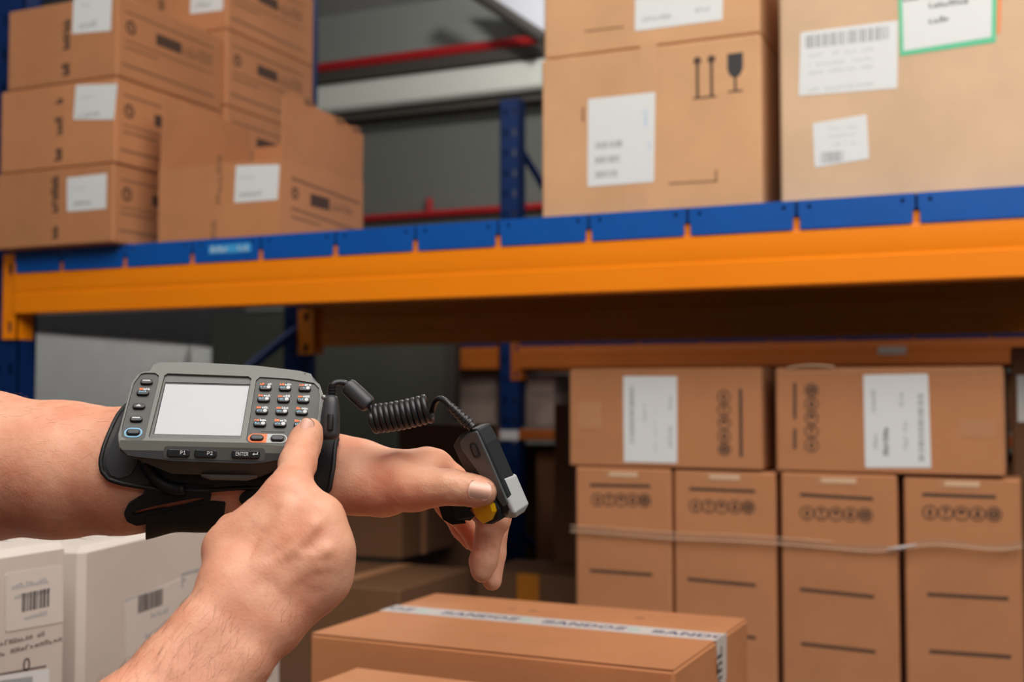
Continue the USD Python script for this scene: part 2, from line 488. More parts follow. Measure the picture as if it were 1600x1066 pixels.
Y2 = 5.2
r2 = thing("pallet_rack", "shaded orange and blue pallet rack standing behind the front rack", "pallet rack", (-1.0, Y2 + .3, 0))
X2 = -2.325
for x0 in (X2 - .053, X2 + 2.75, X2 - 1.01):
    ht = 1.72 if x0 < X2 - .5 else 2.83
    obj("front_upright", upright(x0, x0 + .106, Y2, Y2 + .065, ht, BLUE_DARK), BLUE_DARK, r2)
    obj("rear_upright", upright(x0, x0 + .106, Y2 + 1.0, Y2 + 1.065, ht, BLUE_DARK), BLUE_DARK, r2)
    for z in (.3, 1.1, 1.75, 2.2)[:2 if ht < 2 else 4]:
        obj("brace", tube([(x0 + .05, Y2 + .06, z + .45), (x0 + .05, Y2 + 1.0, z)], .018, 8), BLUE_DARK, r2)
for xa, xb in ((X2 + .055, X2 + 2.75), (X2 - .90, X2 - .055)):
    obj("front_beam", beam(xa, xb, Y2 - .02, 1.518, 1.622, .01), ORANGE_SHADED, r2)
    obj("rear_beam", beam(xa, xb, Y2 + 1.04, 1.518, 1.622, .01), ORANGE_SHADED, r2)
    obj("middle_front_beam", beam(xa, xb, Y2 - .02, 1.18, 1.228, .004), ORANGE_SHADED, r2)
    obj("middle_rear_beam", beam(xa, xb, Y2 + 1.04, 1.18, 1.228, .004), ORANGE_SHADED, r2)
    n = 9 if xb - xa > 2 else 3
    for k in range(n):
        a, b = xa + (xb - xa) * k / n, xa + (xb - xa) * (k + 1) / n
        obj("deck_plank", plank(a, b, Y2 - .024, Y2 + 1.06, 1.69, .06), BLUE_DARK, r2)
    obj("middle_deck_panel", bx(xa, xb, Y2 + .03, Y2 + 1.03, 1.228, 1.244), GALV, r2)
obj("beam_connector", connector(X2 + .01, X2 + .07, Y2 - .005, 1.465, 1.655), ORANGE_SHADED, r2)
obj("label_plate", bx(X2 - .05, X2 + .05, Y2 - .004, Y2 - .0005, 1.178, 1.225), PAPER, r2)
obj("sign_plate", bx(on_y(1372, 560, Y2 - .02)[0], on_y(1416, 560, Y2 - .02)[0], Y2 - .024, Y2 - .0205, 1.565, 1.598), GALV, r2)


# ------------------------------------------------------------------ cartons
class Carton:
    def __init__(s, name, label, cat, x0, x1, y0, y1, z0, z1, mat=None, yaw=0.0, group=None, c=.004, hollow=False):
        s.d = (x0, x1, y0, y1, z0, z1)
        s.c0 = np.array([(x0 + x1) / 2, (y0 + y1) / 2, z0])
        s.yaw = yaw
        s.p = thing(name, label, cat, s.c0, group)
        s.mat = mat or CARD
        if not hollow:
            s.body = obj("body", s.rot(bx(x0, x1, y0, y1, z0, z1, c)), s.mat, s.p, smooth=False)

    def rot(s, m):
        if s.yaw:
            m = tm(m).copy()
            m.apply_transform(trimesh.transformations.rotation_matrix(s.yaw, (0, 0, 1), s.c0))
        return m

    def T(s, face, off=0.0):
        x0, x1, y0, y1, z0, z1 = s.d
        T = {"front": frame((x0, y0 - off, z0), (1, 0, 0), (0, 0, 1), (0, -1, 0)),
             "side": frame((x1 + off, y0, z0), (0, 1, 0), (0, 0, 1), (1, 0, 0)),
             "top": frame((x0, y0, z1 + off), (1, 0, 0), (0, 1, 0), (0, 0, 1))}[face]
        if s.yaw:
            T = trimesh.transformations.rotation_matrix(s.yaw, (0, 0, 1), s.c0) @ T
        return T

    def uv(s, face, px, py):
        """pixel -> coordinates on a face (metres from its lower left corner)"""
        T = s.T(face)
        r, n, o = ray(px, py), T[:3, 2], T[:3, 3]
        P = CAM + r * (((o - CAM) @ n) / (r @ n)) - o
        return np.array([P @ T[:3, 0], P @ T[:3, 1]])

    def quad(s, face, pts):
        return Polygon([s.uv(face, *p) for p in pts])

    def rect(s, face, px0, py0, px1, py1):
        a, b = s.uv(face, px0, py0), s.uv(face, px1, py1)
        return sbox(min(a[0], b[0]), min(a[1], b[1]), max(a[0], b[0]), max(a[1], b[1]))

    def put(s, name, face, shape, mat, parent=None, off=.0002, h=.0004, label=None):
        many = len(getattr(shape, "geoms", [0])) > 1
        return obj(name, ext(shape, h, s.T(face, off)), mat, parent or s.p, smooth=False, label=label, kind="stuff" if many else None)

    def ink(s, face, shapes, mat=INK, name="printed_mark"):
        for g in shapes:
            s.put(name, face, g, mat, off=.0001, h=.0003)

    def line(s, face, p, q, w):
        return LineString([s.uv(face, *p), s.uv(face, *q)]).buffer(w / 2, cap_style=2)

    def tag(s, face, shape, prints=(), rx=.003, label=None, mat=None):
        """a paper label; prints: (shape, material) in the face's coordinates"""
        l = s.put("label_sheet", face, shape.buffer(-rx).buffer(rx) if rx else shape, mat or PAPER, off=.0003, h=.0005, label=label)
        for g, m in prints:
            s.put("label_print", face, g, m, l, off=.0008, h=.0002)
        return l


def arrow_circle(r):
    return unary_union([Point(0, 0).buffer(r).difference(Point(0, 0).buffer(r * .62)), sbox(-r * .2, -r * .2, r * .25, r * .3)])


def icon(r, k):
    """round handling symbols: ring with a small figure inside"""
    ring = Point(0, 0).buffer(r, quad_segs=8).difference(Point(0, 0).buffer(r * .80, quad_segs=8))
    inner = [Polygon([(-.45 * r, -.1 * r), (.45 * r, -.1 * r), (0, .6 * r)]).union(sbox(-.15 * r, -.6 * r, .15 * r, 0)),
             Polygon([(-.4 * r, .55 * r), (.4 * r, .55 * r), (.1 * r, 0), (-.1 * r, 0)]).union(sbox(-.3 * r, -.55 * r, .3 * r, -.4 * r)).union(sbox(-.06 * r, -.5 * r, .06 * r, .1 * r)),
             Polygon([(-.6 * r, 0), (.6 * r, 0), (.3 * r, .5 * r), (-.3 * r, .5 * r)]).union(sbox(-.06 * r, -.5 * r, .06 * r, .1 * r)),
             sbox(-.4 * r, -.45 * r, .4 * r, .0).union(sbox(-.3 * r, .1 * r, .3 * r, .5 * r)),
             Point(0, 0).buffer(r * .62).difference(sbox(-.08 * r, -.4 * r, .08 * r, .4 * r))][k % 5]
    return ring.union(inner)


XA0, XA1, YA0, YA1 = -2.618, -2.211, 2.40, 2.836
tiers = [ZD, 2.008, 2.238, 2.462]


def side_print(c, z0, h, a_max, dark=True):
    """printed band on the +X side: two rules, a round icon, a black block, faint text, and a lower rule"""
    L = a_max
    def r(a0, a1, b0, b1):
        return sbox(a0, b0, min(a1, L), b1) if a0 < L - .004 else None
    bl = [r(.028, .40, h * .80, h * .825), r(.028, .40, h * .455, h * .475), r(.028, .16, h * .375, h * .40), r(.020, .40, h * .155, h * .185)]
    c.ink("side", [g for g in bl if g is not None], INK_SOFT)
    dk = [mv(arrow_circle(.019), .050, h * .64)]
    if L > .16:
        dk += [sbox(.15, h * .56, min(.255, L), h * .70)]
    c.ink("side", dk, INK)
    if L > .3:
        c.ink("side", [mv(scribble(.13, h * .16, 8, 4), .265, h * .55)], INK_SOFT)


def front_marks(c, a, h, seed):
    g = [mv(scribble(h * .46, .024, 6, seed).buffer(.0012), a, h * .42, 90), mv(scribble(h * .16, .024, 2, seed + 1).buffer(.0015), a, h * .1, 90)]
    c.ink("front", g, INK)


def white_tag(c, pts, seed, face="front"):
    g = c.quad(face, pts)
    b = g.bounds
    w, h = b[2] - b[0], b[3] - b[1]
    return c.tag(face, g, [(mv(scribble(w * .5, h * .13, 8, seed), b[0] + w * .12, b[1] + h * .15), GREY_INK), (mv(scribble(w * .35, h * .08, 7, seed + 1), b[0] + w * .12, b[1] + h * .62), PALE_INK)])


GA = "brown cartons stacked at the left end of the deck"
rowA = []
for k, (nm, x0, tagpx) in enumerate((("bottom of the front left stack", -2.632, [(105, 278), (167, 271), (166, 326), (105, 331)]),
                                     ("middle of the front left stack", -2.622, [(119, 133), (184, 131), (178, 187), (115, 187)]),
                                     ("top of the front left stack", -2.600, [(116, -14), (176, -22), (173, 48), (113, 53)]))):
    x1 = XA1 + (-.004, 0, .002)[k]
    c = Carton("cardboard_box", f"printed brown carton with white label, {nm}", "cardboard box", x0, x1, YA0, YA1 + (0, -.0, 0)[k], tiers[k], tiers[k + 1] - .001, group="printed cartons in the left stacks")
    rowA.append(c)
    side_print(c, tiers[k], tiers[k + 1] - tiers[k], .43)
    front_marks(c, .225, .22, 10 + k)
    white_tag(c, tagpx, 20 + k)
zb = [ZD, 2.03, 2.258, 2.489, 2.72]
for k in range(4):
    nm = ("bottom of the rear left stack behind the open carton", "second from bottom of the rear left stack", "third from bottom of the rear left stack", "top of the rear left stack")[k]
    c = Carton("cardboard_box", f"brown printed carton, {nm}", "cardboard box", -2.60, -2.194, 2.842, 3.30, zb[k], zb[k + 1] - .001, group="printed cartons in the left stacks")
    side_print(c, zb[k], zb[k + 1] - zb[k], .43)
    if k == 3:
        white_tag(c, [(300, -40), (352, -48), (348, 16), (297, 22)], 31)
        front_marks(c, .17, .22, 33)

# open carton with its flaps standing up
CX0, CX1, CY0, CY1, CZ0, CZ1 = -2.108, -1.721, 2.45, 2.842, ZD, 1.990
c = Carton("cardboard_box", "open brown carton with raised flaps in front of the left stacks", "cardboard box", CX0, CX1, CY0, CY1, CZ0, CZ1, hollow=True)
t = .005
shell = m3.Manifold.cube((CX1 - CX0, CY1 - CY0, CZ1 - CZ0)).translate((CX0, CY0, CZ0)) - m3.Manifold.cube((CX1 - CX0 - 2 * t, CY1 - CY0 - 2 * t, CZ1 - CZ0)).translate((CX0 + t, CY0 + t, CZ0 + t))
c.body = obj("body", shell, CARD, c.p, smooth=False)
# right flap: outline traced on the plane of the right side
fl = [on_x(*p, CX1) for p in ((440, 256), (443, 150), (455, 145), (490, 163), (497, 170), (520, 180), (548, 197), (560, 203), (568, 212), (569, 300))]
fl = [(p[1] - CY0, p[2] - CZ0) for p in fl]
fl = [(0.004, CZ1 - CZ0)] + [(max(a, .004), b) for a, b in fl[1:-1]] + [(CY1 - CY0 - .004, CZ1 - CZ0)]
obj("right_flap", ext(Polygon(fl), t, c.T("side", -t)), CARD, c.p, smooth=False)
obj("left_flap", ext(Polygon([(.004, 0), (CY1 - CY0 - .004, 0), (CY1 - CY0 - .01, .185), (.012, .195)]), t, frame((CX0, CY0, CZ1), (0, 1, 0), (0, 0, 1), (1, 0, 0))), CARD, c.p, smooth=False)
obj("rear_flap", ext(Polygon([(.004, 0), (CX1 - CX0 - .004, 0), (CX1 - CX0 - .02, .13), (.02, .13)]), t, frame((CX0, CY1, CZ1), (1, 0, 0), (0, 0, 1), (0, -1, 0))), CARD, c.p, smooth=False)
obj("front_flap", ext(Polygon([(.008, 0), (CX1 - CX0 - .008, 0), (CX1 - CX0 - .012, -.15), (.012, -.15)]), t, frame((CX0, CY0 + t + .006, CZ1 - .004), (1, 0, 0), (0, 0, 1), (0, -1, 0))), CARD, c.p, smooth=False)
obj("torn_tape", ext(unary_union([mv(sbox(-.02, -.006, .02, .008), *(c.uv("side", x, y))) for x, y in ((482, 160), (530, 188), (556, 202))]), .002, c.T("side", .0005)), INK_SOFT, c.p, smooth=False)
obj("flap_slot", bx(CX0 + .205, CX0 + .222, CY1 - .012, CY1 - .006, CZ1 + .02, CZ1 + .085), INK, c.p)
g = [c.line("side", (455, 278), (562, 318), .008), c.line("side", (455, 325), (562, 362), .007), c.line("side", (455, 338), (500, 352), .006), c.line("side", (455, 368), (490, 375), .008)]
c.ink("side", g, INK_SOFT)
a = c.uv("side", 461, 302)
b = c.uv("side", 500, 316)
c.ink("side", [mv(arrow_circle(.016), *a), mv(sbox(-.045, -.016, .045, .016), *b)], INK)
c.ink("side", [mv(scribble(.11, .022, 7, 8), b[0] + .055, b[1] - .012)], INK_SOFT)
c.ink("front", [mv(scribble(.10, .018, 4, 44), *c.uv("front", 347, 300), 90), mv(scribble(.03, .018, 1, 45), *c.uv("front", 344, 318), 90), mv(scribble(.05, .02, 2, 46), *c.uv("front", 338, 372), 90)], INK_SOFT)
white_tag(c, [(369, 259), (437, 257), (434, 312), (366, 317)], 47)

# two cartons stacked in the middle of the deck
D = Carton("cardboard_box", "tan carton with arrow and wineglass symbols beside the large pale box", "cardboard box", -1.037, -.531, 2.50, 2.98, ZD, 2.170, CARD_PALE)
u, v = D.uv("front", 1090, 150), D.uv("front", 1090, 88)
k = v[1] - u[1]
ar = lambda: unary_union([sbox(-.0032, 0, .0032, k * .93), Polygon([(-.009, k * .86), (.009, k * .86), (.004, k * 1.0), (-.004, k * 1.0)]).union(Point(0, k * .92).buffer(.0085))])
o = D.uv("front", 1090, 152)
o2 = D.uv("front", 1112, 149)
D.ink("front", [mv(ar(), *o), mv(ar(), o2[0], o[1]), sbox(o[0] - .010, o[1] - .004, o2[0] + .010, o[1])], INK)
gp = D.uv("front", 1149, 144)
cup = Polygon([(-.017, .052), (-.017, .085), (.017, .085), (.017, .052), (.013, .040), (.006, .033), (-.006, .033), (-.013, .040)])
D.ink("front", [mv(cup, *gp)], INK_DARK, "wineglass_bowl")
D.ink("front", [mv(sbox(-.0026, .004, .0026, .036).union(sbox(-.016, 0, .016, .004)), *gp)], INK)
D.ink("front", [D.line("front", (1045, 287), (1120, 283), .004), D.line("front", (1119, 284), (1119, 265), .004), D.line("front", (911, 168), (911, 190), .005)], INK_SOFT)
TAPE_PALE = plain("pale_tape", (213, 163, 122), .3)
D.put("tape_strip", "front", D.rect("front", 1000, 72, 1027, 150), TAPE_PALE)
D.put("tape_strip", "front", D.rect("front", 976, 296, 1010, 334), TAPE_PALE)
D.ink("front", [mv(scribble(.05, .008, 6, 51), *D.uv("front", 1010, 136), 90)], INK_SOFT)
lab = D.quad("front", [(919, 155), (1024, 144), (1022, 284), (918, 292)])
bb = lab.bounds
w, h = bb[2] - bb[0], bb[3] - bb[1]
D.tag("front", lab, [(unary_union([mv(barcode(w * q, h * .075, 22, 60 + i), bb[0] + w * .12, bb[1] + h * (.09 + .165 * i)) for i, q in enumerate((.34, .38, .41))]), GREY_INK),
                     (unary_union([mv(scribble(h * .2, w * .05, 7, 65), bb[0] + w * .88, bb[1] + h * .62, 90), mv(scribble(h * .1, w * .05, 4, 66), bb[0] + w * .93, bb[1] + h * .36, 90)]), BLUE_INK)])
D.put("side_label", "side", sbox(.30, .08, .40, .17), PAPER)
D2 = Carton("cardboard_box", "tan carton on top of the one with the wineglass symbol", "cardboard box", -1.033, -.534, 2.505, 2.97, 2.173, 2.50, CARD_PALE)
lab = D2.quad("front", [(993, -40), (1131, -55), (1129, 31), (992, 49)])
bb = lab.bounds
w = bb[2] - bb[0]
D2.tag("front", lab, [(unary_union([mv(scribble(w * .34, .009, 9, 71), *D2.uv("front", 1003, 34)), mv(scribble(w * .16, .009, 5, 72), *D2.uv("front", 1087, 20))]), GREY_INK)])
D2.ink("front", [D2.line("front", (914, 49), (974, 42), .004)], INK_SOFT)
# large pale box
Ebox = Carton("cardboard_box", "large pale tan carton with three labels at the right end of the deck", "cardboard box", -.492, .16, 2.50, 3.06, ZD, 2.36, CARD_LIGHT, c=.006)
lab = Ebox.quad("front", [(1251, 51), (1403, 32), (1402, 138), (1248, 150)])
bb = lab.bounds
w, h = bb[2] - bb[0], bb[3] - bb[1]
P = lambda px, py: Ebox.uv("front", px, py)
sk = lambda g, ang: affinity.rotate(g, ang, origin=(0, 0))
bc = mv(barcode(w * .86, h * .20, 34, 80), bb[0] + w * .08, bb[1] + h * .74)
Ebox.tag("front", lab, [(bc, GREY_INK), (unary_union([mv(scribble(w * .66, h * .05, 16, 81 + i), bb[0] + w * .1, bb[1] + h * q) for i, q in enumerate((.60, .46, .34, .08))]), PALE_INK)])
lab = Ebox.quad("front", [(1270, 193), (1354, 179), (1358, 248), (1273, 262)])
bb = lab.bounds
w, h = bb[2] - bb[0], bb[3] - bb[1]
Ebox.tag("front", lab, [(mv(barcode(w * .44, h * .22, 16, 90), bb[0] + w * .14, bb[1] + h * .08), GREY_INK), (unary_union([mv(scribble(w * .5, h * .05, 9, 91 + i), bb[0] + w * .3, bb[1] + h * q) for i, q in enumerate((.75, .6, .42))]), PALE_INK)])
lab = Ebox.quad("front", [(1402, -60), (1560, -85), (1556, 66), (1406, 88)])
l3 = Ebox.tag("front", lab, rx=.001, mat=GREEN, label="white label with a green border")
inn = Ebox.quad("front", [(1408, -54), (1552, -76), (1549, 58), (1412, 80)])
obj("label_face", ext(inn, .0002, Ebox.T("front", .0009)), PAPER, l3, smooth=False)
obj("label_print", ext(unary_union([mv(scribble(.075, .011, 8, 95), *P(1452, 13)), mv(scribble(.05, .012, 5, 96), *P(1452, 37)), mv(scribble(.03, .012, 3, 97), *P(1412, 3))]), .0002, Ebox.T("front", .0012)), INK_DARK, l3, smooth=False, kind="stuff")
Ebox.put("orange_edge", "front", Ebox.quad("front", [(1558, -30), (1566, -32), (1563, 52), (1557, 53)]), ORANGE_STRIP)

for x0, x1, z1, lb in ((-1.05, -.53, 2.42, "unseen carton added behind the one with the wineglass symbol"), (-.50, .16, 2.38, "unseen carton added behind the large pale one")):
    Carton("cardboard_box", lb, "cardboard box", x0, x1, 3.10, 3.80, ZD, z1)  # hidden cartons added to keep lamp light off the rear rack
# lower shelf: four tall cartons and two lying across them
ZT = 1.229
GX = [(-.994, -.764), (-.758, -.530), (-.517, -.276), (-.263, -.038)]
G_BACK = (2.98, 2.98, 2.98, 2.74)
nmG = ("leftmost of the four tall ones", "second from left of four tall ones", "third from left of four tall ones", "rightmost of the four tall ones")
lines = [(((922, 758), (1016, 760)), ((922, 891.5), (1019, 898.5)), ((925, 975), (1019, 985))), (((1077, 764), (1180, 768)), ((1074, 905), (1181, 915)), ((1076, 985), (1181, 997))),
         (((1250, 773), (1364, 780)), ((1250, 921), (1366, 933)), ((1252, 1006), (1368, 1019))), (((1441, 773), (1556, 777)), ((1449, 929), (1576, 936)), ((1452, 1018), (1580, 1027)))]
ics = [((934, 781), (1007, 782)), ((1087, 791), (1169, 793)), ((1261, 802), (1352, 805)), ((1453, 801), (1553, 804))]
for k in range(4):
    c = Carton("cardboard_box", f"tall brown carton with five round icons, {nmG[k]}", "cardboard box", GX[k][0], GX[k][1], 2.60 + (.0, .004, .0, .006)[k], G_BACK[k], .60, ZT - (0, .002, .0, .003)[k], group="tall cartons on the lower shelf")
    c.ink("front", [c.line("front", *q, .0075) for q in lines[k]], INK)
    a, b = c.uv("front", *ics[k][0]), c.uv("front", *ics[k][1])
    c.ink("front", [mv(icon(.0155, i), *(a + (b - a) * i / 4)) for i in range(5)], INK)
    w = GX[k][1] - GX[k][0]
    c.put("tape_strip", "front", sbox(w * .30, ZT - .60 - .026, w * .66, ZT - .60 - .006), TAPE)
    c.put("torn_label", "front", sbox(w * .36, ZT - .60 - .019, w * .66, ZT - .60 - .009), TAPE_CLEAR, off=.0009)
F1 = Carton("cardboard_box", "brown carton lying on the two left tall cartons, icons at its right", "cardboard box", -1.010, -.557, 2.60, 2.97, ZT + .002, 1.458, group="cartons lying across the tall cartons")
lab = F1.quad("front", [(974, 588), (1058, 588), (1058, 724), (975, 722)])
bb = lab.bounds
w, h = bb[2] - bb[0], bb[3] - bb[1]
rot90 = lambda g, x, y: mv(g, x, y, 90)
F1.tag("front", lab, [(rot90(barcode(h * .68, w * .08, 40, 101), bb[0] + w * .20, bb[1] + h * .22), GREY_INK),
                      (unary_union([rot90(scribble(h * .25, w * .07, 7, 102), bb[0] + w * .9, bb[1] + h * .18), rot90(scribble(h * .2, w * .06, 6, 103), bb[0] + w * .9, bb[1] + h * .58), rot90(scribble(h * .22, w * .05, 7, 104), bb[0] + w * .42, bb[1] + h * .45)]), GREY_INK),
                      (unary_union([rot90(scribble(h * .5, w * .05, 12, 105), bb[0] + w * .62, bb[1] + h * .12)]), PALE_INK)])
a, b = F1.uv("front", 1131, 620), F1.uv("front", 1132, 702)
F1.ink("front", [mv(icon(.0150, i), *(a + (b - a) * i / 4)) for i in range(5)] + [F1.line("front", (1157, 608), (1158, 714), .0075)], INK)
F1.put("tape_patch", "front", F1.rect("front", 901, 628, 940, 670), TAPE)
F2 = Carton("cardboard_box", "brown carton lying on the two right tall cartons, icons at its left", "cardboard box", -.527, -.066, 2.60, 2.97, ZT + .002, 1.456, group="cartons lying across the tall cartons")
lab = F2.quad("front", [(1349, 586), (1450, 584), (1455, 731), (1352, 731)])
bb = lab.bounds
w, h = bb[2] - bb[0], bb[3] - bb[1]
F2.tag("front", lab, [(rot90(barcode(h * .72, w * .08, 40, 111), bb[0] + w * .90, bb[1] + h * .08), GREY_INK), (rot90(scribble(h * .30, w * .08, 6, 112), bb[0] + w * .37, bb[1] + h * .14), INK_DARK),
                      (unary_union([rot90(scribble(h * .24, w * .06, 7, 113), bb[0] + w * .18, bb[1] + h * .60), rot90(scribble(h * .2, w * .06, 6, 114), bb[0] + w * .2, bb[1] + h * .2), rot90(scribble(h * .3, w * .06, 8, 115), bb[0] + w * .66, bb[1] + h * .2), rot90(scribble(h * .16, w * .06, 5, 116), bb[0] + w * .6, bb[1] + h * .66)]), GREY_INK)])
a, b = F2.uv("front", 1268, 610), F2.uv("front", 1268, 696)
F2.ink("front", [mv(icon(.0150, 4 - i), *(a + (b - a) * i / 4)) for i in range(5)] + [F2.line("front", (1242, 598), (1242, 655), .0065), F2.line("front", (1242, 670), (1242, 702), .0065)], INK)
F2.put("tape_strip", "front", sbox(.004, .213, .457, .218), TAPE)
F2.put("tape_strip", "front", sbox(.16, .183, .457, .185), TAPE)
F2.put("tape_patch", "front", F2.rect("front", 1500, 655, 1556, 684), TAPE)
F2.put("torn_tape", "side", sbox(.02, .02, .05, .2), TAPE_CLEAR)
obj("lifted_tape", tube(spline([(-.50, 2.60, 1.456), (-.45, 2.596, 1.461), (-.40, 2.60, 1.457)], 8), .0022, 6), TAPE_CLEAR, F2.p)
# stretch film band round the tall cartons
fp = []
for (x, y) in ((892, 828), (960, 832), (1048, 839), (1130, 842), (1215, 847), (1300, 854), (1390, 858), (1410, 856), (1440, 850), (1520, 853), (1598, 851)):
    fp.append(on_y(x, y, 2.592))
fp = np.array(fp)
cen = spline(fp, 60)
V, Fq = [], []
for i, p in enumerate(cen):
    hw = .006 + .004 * math.sin(i * .35) ** 2
    V += [p + (0, 0, hw), p - (0, 0, hw), p + (0, .0012, hw), p + (0, .0012, -hw)]
for i in range(len(cen) - 1):
    a = 4 * i
    Fq += [(a, a + 1, a + 5, a + 4), (a + 2, a + 6, a + 7, a + 3), (a, a + 4, a + 6, a + 2), (a + 1, a + 3, a + 7, a + 5)]
fm = trimesh.Trimesh(np.array(V), np.array([t for q in Fq for t in ((q[0], q[1], q[2]), (q[0], q[2], q[3]))]), process=False)
sf = thing("stretch_film", "clear stretch film band wrapped across the four tall cartons", "stretch film", (-.5, 2.59, .9))
obj("film_band", fm, FILM, sf)
obj("film_glint", tube([on_y(1385, 858, 2.588), on_y(1408, 856, 2.586), on_y(1432, 851, 2.588)], np.array([.0012, .0034, .0012]), 8), TAPE_AND_GLINT_WHITE, sf, smooth=True)  # white sliver modelled as a highlight on the film
obj("film_fold", [tube(spline(fp + (0, -.002, -.004), 60), .0011, 6), tube(spline(fp[:6] + (0, -.002, .010), 30), .0009, 6)], TAPE_CLEAR, sf)
# dark carton at the right edge
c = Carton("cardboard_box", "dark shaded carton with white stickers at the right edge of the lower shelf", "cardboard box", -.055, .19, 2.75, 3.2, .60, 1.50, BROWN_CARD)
c.put("label_sheet", "front", sbox(.012, .74, .06, .84), PAPER)

# dark cartons deeper on the lower shelf, seen past the hand
kz = .915
a = on_z(624, 922, kz)
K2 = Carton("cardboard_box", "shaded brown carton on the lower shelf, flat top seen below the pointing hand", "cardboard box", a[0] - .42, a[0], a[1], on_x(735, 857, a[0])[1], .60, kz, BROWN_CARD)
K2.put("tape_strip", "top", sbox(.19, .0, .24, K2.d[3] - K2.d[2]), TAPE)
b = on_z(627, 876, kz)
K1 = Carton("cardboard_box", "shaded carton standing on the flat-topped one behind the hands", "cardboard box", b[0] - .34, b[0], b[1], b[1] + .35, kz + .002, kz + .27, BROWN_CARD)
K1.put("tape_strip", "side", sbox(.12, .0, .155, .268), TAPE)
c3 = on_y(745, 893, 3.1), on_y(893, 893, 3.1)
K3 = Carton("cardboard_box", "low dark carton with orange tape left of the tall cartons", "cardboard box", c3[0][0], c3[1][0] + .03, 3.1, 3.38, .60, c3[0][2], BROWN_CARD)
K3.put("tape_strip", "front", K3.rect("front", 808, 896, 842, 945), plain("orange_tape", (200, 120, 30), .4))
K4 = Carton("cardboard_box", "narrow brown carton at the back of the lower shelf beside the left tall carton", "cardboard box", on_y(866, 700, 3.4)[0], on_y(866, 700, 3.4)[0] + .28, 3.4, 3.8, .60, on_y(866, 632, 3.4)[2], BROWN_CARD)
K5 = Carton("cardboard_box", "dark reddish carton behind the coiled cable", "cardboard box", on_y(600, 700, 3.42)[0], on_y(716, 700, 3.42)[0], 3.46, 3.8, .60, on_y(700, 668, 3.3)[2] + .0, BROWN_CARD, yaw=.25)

# cartons in the rear rack
for (px0, px1, py0, py1, lb, m) in ((819, 866, 619, 672, "taupe carton on the rear rack right of its blue post, lower of two", DULL_CARD), (820, 866, 582, 618, "grey brown carton on the rear rack right of its blue post, upper of two", DULL_CARD),
                                    (714, 775, 615, 672, "taupe carton on the rear rack left of its blue post, lower of two", DULL_CARD), (716, 775, 556, 614, "grey brown carton on the rear rack left of its blue post, upper of two", DULL_CARD)):
    a, b = on_y(px0, py1, Y2 + .1), on_y(px1, py0, Y2 + .1)
    z0 = 1.2445 if py1 > 650 else 1.2445 + .152
    z1 = 1.2445 + .150 if py1 > 650 else (1.495 if px0 > 780 else 1.513)
    Carton("cardboard_box", lb, "cardboard box", a[0], b[0], Y2 + .1, Y2 + .6, z0, z1, m)

for x0, x1, z0, z1, lb in ((-1.62, -.75, 1.2445, 1.49, "dark carton added on the middle level of the rear rack behind the lying cartons"), (-.70, .36, 1.2445, 1.49, "dark carton added on the middle level of the rear rack at its right end"),
                           (-2.24, -1.42, 0, 1.12, "tall dark carton added on the floor under the rear rack beside its blue post"), (-1.38, -.55, 0, 1.12, "tall dark carton added on the floor in the middle under the rear rack"), (-.5, .36, 0, 1.12, "tall dark carton added on the floor under the rear rack at its right end"), (-3.2, -2.42, 0, 1.12, "tall dark carton added on the floor under the rear rack left of its blue post")):
    Carton("cardboard_box", lb, "cardboard box", x0, x1, Y2 + .12, Y2 + .9, z0, z1, BROWN_CARD)  # dark cartons added so the gaps in and under the rear rack stay dark
# partitions between the racks
P1, P2 = at(-60, 640, 4.25), at(372, 640, 6.4)
dr = P2 - P1
dr[2] = 0
ln = np.linalg.norm(dr)
dr /= ln
nr = np.array([dr[1], -dr[0], 0])
pt = thing("partition_panel", "pale grey sheet metal partition behind the left blue upright", "partition", ((P1[0] + P2[0]) / 2, (P1[1] + P2[1]) / 2, 0))
zt = 1.4 + .252
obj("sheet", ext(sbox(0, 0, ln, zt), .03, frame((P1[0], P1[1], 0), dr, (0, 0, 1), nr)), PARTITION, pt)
obj("header_panel", ext(sbox(0, zt, ln, zt + .34), .04, frame((P1[0], P1[1], 0), dr, (0, 0, 1), nr)), DARK_HOLE, pt)  # near-black panel added to imitate the dark gap above the sheet
P1, P2 = on_y(330, 600, 4.75), on_y(712, 600, 4.75)
pt = thing("partition_panel", "dark olive grey sheet partition behind the coiled cable", "partition", ((P1[0] + P2[0]) / 2, 4.77, 0))
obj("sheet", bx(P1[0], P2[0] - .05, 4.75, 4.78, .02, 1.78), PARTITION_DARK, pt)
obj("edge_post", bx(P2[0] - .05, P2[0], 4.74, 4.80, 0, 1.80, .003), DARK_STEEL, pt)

# ------------------------------------------------------------------ packing bench and the cartons on it
bt = thing("packing_bench", "wooden topped packing bench under the taped and white cartons", "bench", (-.75, 1.2, 0))
obj("bench_top", bx(-1.55, .10, .62, 1.80, .72, .75, .004), WOOD, bt)
for x in (-1.5, .05):
    for y in (.67, 1.75):
        obj("leg", bx(x - .03, x + .03, y - .03, y + .03, 0, .72, .004), DARK_STEEL, bt)
H = Carton("cardboard_box", "brown carton sealed with white printed tape below the scanner hand", "cardboard box", -.838, -.364, 1.262, 1.590, .75, 1.100, cardboard("fresh_cardboard", (184, 122, 80)), yaw=math.radians(-1.0))
tw = .046
ty = H.uv("top", 1118, 996)[1] - tw / 2
Lh = H.d[1] - H.d[0]
tp = H.put("printed_tape", "top", sbox(-.0005, ty, Lh + .0005, ty + tw), TAPE_AND_GLINT_WHITE, off=.0002, h=.0006, label="white tape with dark blue lettering")
word = text2d("SANDOZ", .017, True)
wb_ = word.bounds
word = affinity.scale(word, .115 / (wb_[2] - wb_[0]), 1, origin=(wb_[0], 0))
tg = [mv(word, x, ty + .014) for x in (-.075, .085, .235, .385)]
